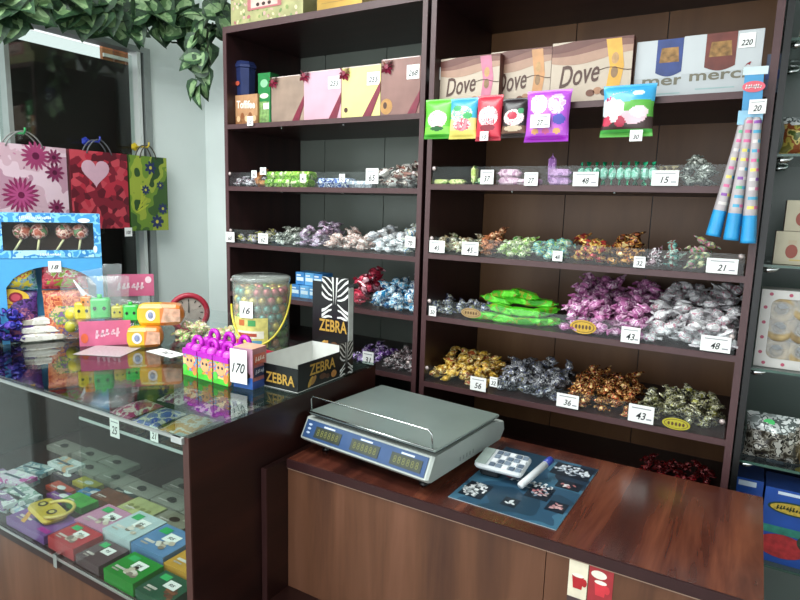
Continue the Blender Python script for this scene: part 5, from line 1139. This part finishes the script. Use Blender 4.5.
# bags inside the arch
def inner(name, x, z_, w2, h2, m1, m2, label, seed, dy=.02):
    p_ = Matrix.Rotation(a, 3, 'Z') @ Vector((x, dy, 0))
    mb = MB().pillow(w2, h2, .034, regions(W(m1, scale=70, rough=.22, metal=.1), (.5, .5, .38, .2, W(m2, scale=90, rough=.22, metal=.1)), (.5, .18, .4, .12, W([m2[0], m1[1]], scale=90))), 20, 22, seed=seed)
    return tag(mb.build(name, None, Vector((Pd.x, Pd.y, TZ+z_))+p_, (R(-3), 0, a)), label, 'bag of sweets')
inner('candy_bag', -.095, .17, .105, .115, ['#3f6a8f', '#7a9aaa', '#2f7a6a'], ['#c9b83a', '#b5483c', '#c9d05a'], 'blue and yellow candy bag inside the arch of the blue stand, upper left', 21)
inner('candy_bag', .035, .17, .135, .12, ['#a02838', '#c04a58', '#7c1c2c'], ['#8aa53a', '#c9c0b0', '#b03a48'], 'red candy bag inside the arch of the blue stand, upper right', 22)
inner('candy_bag', -.10, .0, .11, .165, ['#3a1f5c', '#5a3480', '#2a1440'], ['#8a4a6a', '#4a2a6a', '#b0708a'], 'dark purple candy bag under the blue and yellow one', 23)
inner('candy_bag', .035, .0, .135, .165, ['#c0603c', '#d98a5a', '#a8402c'], ['#7a5a8f', '#6a9a3a', '#d9b08a'], 'orange candy bag under the red one in the arch', 24)
# white wafer packs stack
WP = [candy_block(.165, .05, .024, W(['#e3dfd6', '#f0ede6', '#cfc6b8'], scale=30, rough=.35, metal=0, bump=.2), M('#e6e2da', .4, var=.05), s) for s in (1, 2)]
Pw = onZ(44, 340, TZ)
for i in range(5):
    o = WP[i % 2].build('wafer_pack'); mbk = MB()
    lay = i//2; o.location = Pw+Vector((0, 0, .026*lay)) + Matrix.Rotation(R(62), 3, 'Z') @ Vector((.0+.01*(i % 2)*(1 if lay else -1), .055*(i % 2)+.004*lay, .0005))
    o.rotation_euler = (0, 0, R(62)+rd.uniform(-.05, .05))
    tag(o, 'cream white wafer pack in the low stack at the left of the glass counter', 'snack pack', 'white wafer packs')
# yellow labelled bag and dark blue sweets far left
Pn = onZ(6, 352, TZ); an2 = facing(Pn)
mb = MB().pillow(.14, .15, .05, regions(W(['#26307c', '#3a3f9f', '#141a4f', '#5a4fb0'], scale=22, rough=.22, metal=.2), (.9, .3, .2, .2, W(['#a02aa0', '#c94ac0'], scale=30))), 16, 16, seed=31)
pile('wrapped_sweet', 'dark blue and violet foil sweet heaped at the left of the glass counter', SW, 'dark blue sweets', tw(.06, .016, ['#1c2478', '#3a3fae', '#10154a', '#6a4fc0', '#2a2f90'], rough=.22, metal=.35, scale=30), 0, 0, TZ, -.76, -.58, 44, .055, .08, seed=51, X=(-2.12, -1.97), front_low=False)
Py = onZ(8, 338, TZ); Py = Vector((-2.06, -.52, TZ)); h0 = .13
mb = MB(); yl = M('#dcb43a', .35, var=.08)
Yp = onX(9, 299, -2.02); fy = facing(Yp)
mb = MB().prism([(math.cos(t)*.055, math.sin(t)*.032) for t in [2*math.pi*q/24 for q in range(24)]], .002, yl, FRONT)
mb.ell(.018, .004, .019, .017, M('#8a1f30', .4), d=.0026); mb.ell(.018, .004, .013, .011, M('#c0485a', .4), d=.003); mb.scrib(-.02, .004, .036, .016, M('#8a3a1c', .4), d=.0026); mb.rect(-.035, .02, -.02, -.015, M('#b56a2c', .4), d=.0026)
lb_ = mb.build('oval_label', None, Yp, (0, 0, fy)); 
mb = MB().pillow(.10, Yp.z-TZ+.02, .03, regions(W(['#2a1c50', '#4a2f8a', '#7c2a8a', '#1c1440'], scale=24, rough=.2, metal=.3)), 14, 16, seed=33)
yb = mb.build('candy_bag', None, (Yp.x-math.sin(fy)*.02, Yp.y+math.cos(fy)*.02, TZ), (0, 0, fy)); tag(yb, 'violet candy bag with a yellow oval label at the left edge', 'bag of sweets')
lb_.parent = yb; lb_.location = (0, -.02, Yp.z-TZ); lb_.rotation_euler = (0, 0, 0)
# low clear tray with small sweets, and a red rimmed kitchen scale dial behind
Pt = onZ(212, 343, TZ); tr = empty('clear_tray', (-1.50, -.24, TZ), R(5), 'low clear plastic tray with a few wrapped sweets behind the crown lids', 'tray')
for x0, x1, y0, y1, z0, z1 in ((-.13, .13, -.10, .06, 0, .002), (-.13, .13, -.10, -.098, .002, .1), (-.13, .13, .058, .06, .002, .1), (-.13, -.128, -.098, .058, .002, .1), (.128, .13, -.098, .058, .002, .1)): MB().box(x0, x1, y0, y1, z0, z1, PLEXI).build('wall' if z1 > .01 else 'bottom', tr)
pile('twist_candy', 'pastel wrapped candy lying in the low clear tray', SW, 'pastel candies in the tray', tw(.05, .014, ['#d9b98a', '#e6d9b0', '#8fc95a', '#d98a8a', '#efe6d0'], rough=.3, metal=.1), 0, 0, TZ+.003, -.32, -.2, 34, .046, .1, seed=52, X=(-1.62, -1.38), front_low=False)
Pk = onZ(190, 330, TZ); Pk = Vector((-1.70, -.17, TZ)); Pk = onY(190, 322, -.17); 
kr = onY(190, 295, -.17).z - TZ; Rk = .062
r_ = empty('kitchen_scale', (onY(190, 310, -.16).x, -.165, TZ), facing(Pk), 'small kitchen scale with a round red rimmed dial behind the yellow packs', 'scale')
zc = max(kr-Rk, Rk*.9); RED = M('#a8283c', .35, var=.05)
MB().tube([(math.cos(2*math.pi*q/28)*Rk, -.02, zc+math.sin(2*math.pi*q/28)*Rk) for q in range(28)], .010, RED, 8, closed=True).build('dial_rim', r_)
mb = MB().prism([(math.cos(2*math.pi*q/28)*Rk, zc+math.sin(2*math.pi*q/28)*Rk) for q in range(28)], .012, M('#b5a9a0', .4), FRONT, .008)
for q in range(12): an3 = 2*math.pi*q/12; mb.ell(math.cos(an3)*Rk*.7, zc+math.sin(an3)*Rk*.7, .006, .002, M('#2a2424', .4), d=.0215, n=6, rot=an3)
mb.poly([(-.002, zc), (.002, zc), (.001, zc+Rk*.6), (-.001, zc+Rk*.6)], M('#1c1818', .4), d=.022); mb.build('dial', r_)
MB().box(-.05, .05, -.006, .035, 0, zc+.01, RED, taper=.8).build('body', r_)

# ------------------------------------------------------------------ sweets inside the showcase
def choc(x0, y0, w_, d_, h_, m_, label, z_=DECKZ, art=None, sticker=True, card=True, grp='chocolate boxes in the showcase', rz=0, name='chocolate_carton', nuts=None):
    """flat carton lying on the deck, x0..x0+w_, y0..y0+d_"""
    mb = MB().box(0, w_, 0, d_, 0, h_, m_); f_ = Fr((0, 0, h_), (1, 0, 0), (0, 1, 0))
    if nuts:
        for k in range(14): mb.ell(w_*(.62+.3*random.random()), d_*(.1+.5*random.random()), .007, .005, M(nuts[k % len(nuts)], .4), f_, .0006+k*.00002, 7)
    if sticker: mb.rect(w_*.12, w_*.38, d_*.66, d_*.88, M('#2fae62', .4), f_, .0012)
    if card: mb.rect(w_*.42, w_*.78, d_*.46, d_*.76, PAPER, f_, .0014); mb.text('%d' % card if card > 1 else '95', w_*.6, d_*.6, d_*.1, INK, f_, .0018, w=w_*.18, shear=.3, bold=.02)
    mb.rect(w_*.12, w_*.42, d_*.24, d_*.32, M('#d9cfc9', .4), f_, .0008); mb.rect(w_*.12, w_*.34, d_*.14, d_*.19, M('#b5a8a0', .4), f_, .0008)
    if art: art(mb, f_, w_, d_)
    return tag(mb.build(name, None, (x0, y0, z_+.0008), (0, 0, rz)), label, 'chocolate box', grp)
G = M
def bear(mb, f_, w_, d_):
    for k in range(9): mb.ell(w_*(.5+.28*random.random()), d_*(.2+.35*random.random()), .010, .007, M(['#e3d9cf', '#8a7a70', '#c9b9a9'][k % 3], .4), f_, .001+k*.0001, 9)
h = .028
choc(-1.53, -.805, .115, .082, .034, G('#b8323c', .3, var=.06), 'red carton lying in the front row of the showcase', art=bear)
choc(-1.40, -.808, .095, .085, .026, G('#5f4a50', .3, var=.08), 'mauve brown carton between the red and the bright green ones', art=None)
choc(-1.278, -.812, .112, .085, .034, G('#1a8a2c', .3, var=.06), 'bright green carton lying in the front row of the showcase', art=bear)
choc(-1.158, -.812, .108, .085, .026, G('#14523a', .3, var=.06), 'dark green carton with hazelnuts, rightmost in the front row', nuts=['#6b3a26', '#8a5236', '#5a2c1c'])
choc(-1.56, -.715, .13, .105, .03, G('#c587a8', .3, var=.05), 'pink carton lying behind the red one', art=bear)
choc(-1.425, -.718, .115, .115, .046, G('#bccdd2', .3, var=.04), 'thick white carton lying behind the bright green one', art=bear)
choc(-1.305, -.718, .125, .11, .046, G('#6288b5', .3, var=.06), 'light blue carton lying between the white and the gold ones', art=bear)
choc(-1.175, -.72, .125, .11, .036, G('#c9963a', .3, var=.08), 'golden yellow carton at the right end of the second row')
choc(-1.74, -.805, .19, .10, .024, G('#7c4f96', .3, var=.1, scale=20), 'violet carton with a handle cutout at the left of the front row', art=lambda mb, f_, w, d: (mb.rect(w*.4, w*.72, d*.3, d*.72, M('#3a3a6a', .4, var=.4, scale=60), f_, .0016), mb.poly([(w*.1, d*.55), (w*.2, d*.55), (w*.42, d*.08), (w*.32, d*.08)], M('#d9a04a', .4), f_, .002), mb.rect(w*.72, w*.98, d*.1, d*.25, M('#b02a9c', .4), f_, .0012)), card=0)
# yellow handbag shaped carton
r_ = empty('handbag_carton', (-1.655, -.735, DECKZ+.0285), R(-10), 'yellow handbag shaped carton with a loop handle lying on the violet one', 'candy box')
r_.location.z = DECKZ+.026
mb = MB().rbox(-.07, .07, -.035, .035, 0, .018, .02, G('#cdb24a', .35, var=.1)); f_ = Fr((0, 0, .018), (1, 0, 0), (0, 1, 0))
for sx in (-.035, .03): mb.ell(sx, 0, .016, .013, M('#5a4a3a', .4), f_, .0008); mb.ell(sx, 0, .009, .007, M('#d9c87a', .4), f_, .0012)
mb.build('carton', r_); MB().tube([(.03+.05*math.cos(t), .012+.045*math.sin(t), .022) for t in [R(-60+q*15) for q in range(17)]], .005, G('#d6c06a', .35), 6).build('loop_handle', r_)
choc(-1.72, -.66, .10, .055, .02, G('#3f9a3a', .3, var=.2, scale=40), 'green slab with nut picture behind the yellow handbag carton', card=0, sticker=False)
choc(-1.67, -.60, .13, .06, .022, G('#6b3a26', .4, var=.45, scale=70), 'brown slab covered with a nut picture in the middle of the showcase', card=0, sticker=False, z_=DECKZ)
choc(-1.54, -.60, .13, .075, .022, G('#b5b57a', .35, var=.2, scale=30), 'pale olive slab beside the nut slab', card=0, sticker=False, art=lambda mb, f_, w, d: [mb.ell(w*(.2+.2*k), d*.4, .010, .008, M('#8a8a4a', .4), f_, .001) for k in range(4)])
for i, (x, y, l) in enumerate(((-1.40, -.585, 'grey beige slab beside the pale olive one, third row'), (-1.265, -.575, 'grey beige slab behind the light blue carton'))):
    choc(x, y, .12, .06, .022, G('#8a8474', .4, var=.1), l, card=0, sticker=False, art=lambda mb, f_, w, d: (mb.ell(w*.5, d*.5, .018, .012, M('#3a2a24', .4), f_, .001), mb.rect(w*.7, w*.95, d*.6, d*.9, M('#b5b0a0', .4), f_, .001)))
choc(-1.27, -.602, .0, .0, .0, G('#2c5aa0'), 'x') if False else None
choc(-1.15, -.60, .12, .075, .03, G('#2a5a9c', .3, var=.08), 'deep blue carton behind the golden yellow one', card=0, art=lambda mb, f_, w, d: (mb.rect(w*.3, w*.75, d*.3, d*.8, M('#c9ccd0', .4), f_, .0016), mb.ell(w*.5, d*.55, .014, .010, M('#3a2a24', .4), f_, .002)))
# rows of grey slabs with dark pictures
def slab(x, y, l, dz=0, c='#9a978d'): choc(x, y, .135, .068, .018, G(c, .4, var=.06), l, card=0, sticker=False, z_=DECKZ+dz, grp='grey slabs at the back of the showcase', name='chocolate_slab', art=lambda mb, f_, w, d: (mb.ell(w*.42, d*.5, .017, .013, M('#24201f', .4), f_, .001), mb.ell(w*.52, d*.42, .012, .010, M('#2e2826', .4), f_, .0014), mb.rect(w*.1, w*.9, d*.85, d*.92, M('#8f8d86', .4), f_, .0008)))
for i in range(5): slab(-1.92+i*.138, -.515+(.003 if i % 2 else 0), 'grey slab with a dark dessert picture, front grey row, %s' % ['leftmost', 'second', 'middle', 'fourth', 'rightmost'][i])
for i in range(3): slab(-2.16+i*.14, -.46+.01*i, 'grey slab with a dark dessert picture in the back grey row, %s' % ['leftmost', 'middle', 'rightmost'][i])
for i in range(2): slab(-1.55+i*.16, -.435, 'dim grey slab at the back right of the showcase, %s one' % ['left', 'right'][i], c='#85837b')
# dark bars and small packs in the left middle
cols = [('#b0402c', 'red and white bar', -1.86, -.63), ('#7c3f8a', 'plum bar', -1.80, -.66), ('#2f7fb5', 'blue bar with a white oval', -1.74, -.60), ('#3a2a3a', 'dark aubergine bar', -1.93, -.57), ('#b5a83c', 'yellow bar', -1.82, -.567), ('#2f3a3a', 'black green bar', -1.66, -.54-.0)]
for i, (c, nme, x, y) in enumerate(cols):
    choc(x, y, .105, .042, .014, G(c, .3, var=.1), nme+' lying in the middle left of the showcase', card=0, sticker=False, grp=None, name='chocolate_bar', rz=R(4*(i % 3)-4), art=lambda mb, f_, w, d: mb.ell(w*.55, d*.5, .02, .010, M('#d9dcdc', .4), f_, .0012))
SL = [('#b9c4c4', '#7a9aa5'), ('#c9cfd0', '#8aa59a'), ('#d9b08a', '#b5c4c4'), ('#c4c9d9', '#9a7aa5'), ('#a9c0d0', '#d9dcdc'), ('#c04aa0', '#d9c9dc')]
k = 0
for (x, y, dz) in ((-2.06, -.62, 0), (-1.99, -.55, 0), (-1.99, -.55, .016), (-2.1, -.7, 0), (-2.02, -.70, 0), (-2.02, -.70, .016), (-1.92, -.73, 0), (-1.90, -.735, .016), (-1.92, -.80, 0), (-1.91, -.80, .016), (-1.80, -.765, 0), (-2.03, -.79, 0)):
    a_, b_ = SL[k % 6]; mb = MB().box(0, .12, 0, .06, 0, .014, W([a_, b_, '#dfe4e4'], scale=25, rough=.35, metal=0, bump=0)); mb.rect(.01, .09, .02, .03, M('#4a5a6a', .4), Fr((0, 0, .014), (1, 0, 0), (0, 1, 0)), .0008)
    tag(mb.build('sweet_sachet', None, (x, y, DECKZ+.001+dz), (0, 0, R(12-6*(k % 4)))), 'flat pastel sachet in the heap at the left end of the showcase', 'sachet', 'pastel sachets in the showcase'); k += 1
# on the inner glass shelf
for i, (x, y, c, nme) in enumerate(((-1.62, -.56, '#a83a6a', 'magenta'), (-1.50, -.57, '#4a5aa5', 'indigo'), (-1.38, -.56, '#c98a3c', 'amber'), (-1.27, -.57, '#c9a04a', 'mustard'), (-1.14, -.56, '#c9607c', 'rose'), (-1.60, -.40, '#7a2a4a', 'maroon'), (-1.45, -.40, '#5a3a7a', 'violet'), (-1.30, -.40, '#4a4f2c', 'olive'), (-1.13, -.40, '#b54a6a', 'raspberry'))):
    mb = MB().pillow(.1, .12, .03, regions(W([c, '#d9c9c0', c], scale=30, rough=.3, metal=.05)), 10, 12, seed=60+i)
    tag(mb.build('candy_bag', None, (x+.05, y, .846+.016), (R(-86), 0, R(5*(i % 3)-5))), nme+' candy bag lying on the inner glass shelf of the showcase', 'bag of sweets')
price(114.5, 428, 15, 20, '25', 'price card reading 25 on the inner shelf edge of the showcase', Y=-.606)
price(154, 434, 12, 16, '21', 'price card reading 21 on the inner shelf edge of the showcase', Y=-.606)

# ------------------------------------------------------------------ gift bags hanging before the window
GX = -2.225
def giftbag(y0, y1, z0, z1, face, side, label, deco, hook, cord, hy):
    w_, h_ = y1-y0, z1-z0
    r_ = empty('gift_bag', (GX, y0, z0), R(90), label, 'gift bag', 'gift bags hanging before the window')
    mb = MB(); t = .0008; dp = .03
    mb.box(0, w_, 0, t, 0, h_, side, face={'front': face}).box(0, w_, dp-t, dp, 0, h_, side).box(0, t, t, dp-t, 0, h_, side).box(w_-t, w_, t, dp-t, 0, h_, side).box(t, w_-t, t, dp-t, 0, t, side)
    deco(mb, w_, h_); mb.build('paper_bag', r_)
    for dy in (.0, dp): 
        n = 12; MB().tube([(w_*(.28+.44*i/n), dy, h_-.01+.055*math.sin(math.pi*i/n)**.7) for i in range(n+1)], .0026, M(cord, .5), 6).build('handle', r_)
    hk = empty('suction_hook', (WX+.012-.032, y0+w_*.5, z1+.041), 0, label=hook[1], cat='hook', group='suction hooks on the window glass')
    hm = M(hook[0], .35)
    mb = MB(); X = Matrix.Rotation(R(90), 4, 'Y'); mb.lathe([(.018, 0), (.016, .004), (.007, .008), (.007, .014), (0, .014)], hm, 6, X, smooth=False); mb.build('suction_cup', hk)
    MB().tube([(.012, 0, 0), (.06, 0, -.002), (.085, 0, -.004), (.093, 0, .004), (.094, 0, .016)], .0035, hm, 6).build('hook_arm', hk)
def d1(mb, w, h):
    rd = random.Random(6); mb.flower(w*.42, h*.42, .062, 20, M('#8a2a58', .45), M('#5a1238', .45), w=.10); mb.flower(w*.42, h*.42, .045, 14, M('#b04a7c', .45), M('#6a1a40', .45), d=.0012, w=.1)
    mb.flower(w*.62, h*.88, .05, 16, M('#9a3a66', .45), M('#5a1238', .45), d=.0008, w=.12)
    for cx, cy, s in ((.85, .7, .035), (.9, .28, .03), (.12, .85, .028), (.7, .12, .022), (.9, .95, .03), (.15, .12, .025)): mb.flower(w*min(cx, .84), h*min(cy, .88), s, 10, M('#7a2a50', .45), M('#4a1030', .45), d=.001, w=.16)
    for k in range(26): mb.ell(rd.uniform(.05, .95)*w, rd.uniform(.05, .95)*h, .006, .003, M(['#c0809a', '#d9b0bf', '#a8708a'][k % 3], .45), d=.0005, n=7, rot=rd.random()*3)
def d2(mb, w, h):
    pts = []
    for i in range(32):
        t_ = 2*math.pi*i/32; pts.append((w*.42+.0042*16*math.sin(t_)**3*.85, h*.74+.0042*(13*math.cos(t_)-5*math.cos(2*t_)-2*math.cos(3*t_)-math.cos(4*t_))*.85))
    mb.prism(pts[::-1], .001, M('#cfa5b5', .45, var=.06, scale=20))
def d3(mb, w, h):
    DBL = M('#22305c', .45); LG = M('#8a9a3a', .45)
    for cx, cy, s, n in ((.55, .85, .028, 7), (.4, .55, .02, 8), (.85, .3, .024, 8), (.68, .12, .03, 8), (.8, .62, .018, 7)): mb.flower(w*min(cx, .86), h*cy, s, n, DBL, M('#c9c04a', .45), d=.0012, w=.24)
    for k in range(6): mb.ell(w*.3, h*(.3+.05*k), .036-.003*k, .004, M('#b0b83a', .45), d=.0006+k*.0001, rot=.5+.25*k)
PK = W(['#c9a5b0', '#d9bcc6', '#b5899a'], scale=9, rough=.45, metal=0, bump=0); RO = W(['#7c1a2c', '#b02a3c', '#5a1020', '#c04450'], scale=38, rough=.45, metal=0, bump=0, kind='voronoi'); GN = W(['#3a5a26', '#6a8a2c', '#9aa83a', '#2a4a22'], scale=9, rough=.45, metal=0, bump=0)
giftbag(-.575, -.285, 1.372, 1.672, PK, M('#c9b0b8', .5), 'pale pink gift bag printed with magenta daisies, leftmost before the window', d1, ('#1f8a4a', 'green suction hook above the pink daisy bag'), '#7c7a78', -.45)
giftbag(-.272, -.035, 1.376, 1.672, RO, M('#6a1a28', .5), 'red rose patterned gift bag with a pale pink heart', d2, ('#24349a', 'dark blue suction hook above the red heart bag'), '#5a5a60', -.2)
giftbag(-.027, .155, 1.364, 1.672, GN, M('#3a5a26', .5), 'green gift bag with dark blue flowers, rightmost before the window', d3, ('#c9b02a', 'yellow suction hook above the green flowered bag'), '#4a4438', 0)
Pg = onX(128.5, 232, GX+.004); cardat(Vector((GX+.004, Pg.y, Pg.z)), .034, .036, '100', 'small price card hanging at the lower corner of the red heart bag', R(90))

# ------------------------------------------------------------------ ivy garland along the wall
LG1 = W(['#1c3320', '#2c4a2c', '#1f3a24'], scale=40, rough=.45, metal=0, bump=.1); LG2 = W(['#6c8c5e', '#86a274', '#5c7c50'], scale=25, rough=.45, metal=0, bump=.1)
def garland_path():
    pts = [onX(-40, -2, -2.2), onX(0, 12, -2.2), onX(40, 16, -2.2), onX(80, 14, -2.2), onX(110, 18, -2.2), onX(140, 24, -2.19), onX(165, 38, -2.15), onX(185, 48, -2.1), onX(205, 38, -2.0), onX(214, 22, -1.9)]
    pts2 = [onY(206, 20, .06), onY(207, 40, .06), onY(209, 62, .05), onY(209, 86, .05)]
    return pts, pts2
pa, pb_ = garland_path(); rd = random.Random(12)
gl = empty('ivy_garland', pa[0], 0, 'variegated artificial ivy garland draped along the wall above the window', 'garland')
def densify(ps, n):
    out = []
    for i in range(len(ps)-1):
        for k in range(n): out.append(ps[i].lerp(ps[i+1], k/n))
    return out+[ps[-1]]
for ps, nm in ((pa, 0), (pb_, 1)):
    d_ = densify(ps, 5); MB().tube([p-pa[0]+Vector((rd.uniform(-.008, .008), 0, rd.uniform(-.01, .01))) for p in d_], .004, M('#2a3a22', .6), 6).build('stem', gl)
def leaf(mb, P, out, up, s):
    """pointed leaf, dark rim and pale middle, folded along its rib"""
    out = out.normalized(); side = out.cross(up).normalized(); nrm = side.cross(out).normalized()
    rows = [(0, 0), (.12, .26), (.32, .42), (.55, .38), (.78, .2), (1, 0)]
    vs = []; 
    for t, w_ in rows:
        c = P+out*(t*s)-nrm*(t*t*.25*s)
        for q in (-1, -.5, 0, .5, 1): vs.append(c+side*(q*w_*s)+nrm*(abs(q)*w_*.35*s))
    fs = []; ms = []
    for j in range(len(rows)-1):
        for i in range(4): fs.append((j*5+i, j*5+i+1, (j+1)*5+i+1, (j+1)*5+i)); ms.append(LG2 if i in (1, 2) and 0 < j < 4 else LG1)
    mb.addm(vs, fs, ms, True)
mb = MB(); o0 = pa[0]
d_ = densify(pa, 9)
for i, p in enumerate(d_):
    for k in range(3):
        if rd.random() < (.5 if i < len(d_)*.55 else .68): continue
        q = p-o0+Vector((rd.uniform(-.0, .05), rd.uniform(-.04, .04), rd.uniform(-.02, .09)))
        out = Vector((rd.uniform(.1, .7), rd.uniform(-.8, .8), rd.uniform(-1.1, .45))); up = Vector((1, -.35+rd.uniform(-.5, .5), rd.uniform(-.2, .8)))
        leaf(mb, q, out, up, rd.uniform(.10, .15))
for i, p in enumerate(densify(pb_, 5)):
    for k in range(1):
        q = p-o0+Vector((rd.uniform(-.03, .02), rd.uniform(-.05, .0), rd.uniform(-.03, .03)))
        out = Vector((rd.uniform(-.5, .3), rd.uniform(-.6, .1), rd.uniform(-1.1, .2))); up = Vector((rd.uniform(-.3, .6), -1, rd.uniform(-.2, .5)))
        leaf(mb, q, out, up, rd.uniform(.07, .095))
mb.build('foliage', gl)['kind'] = 'stuff'
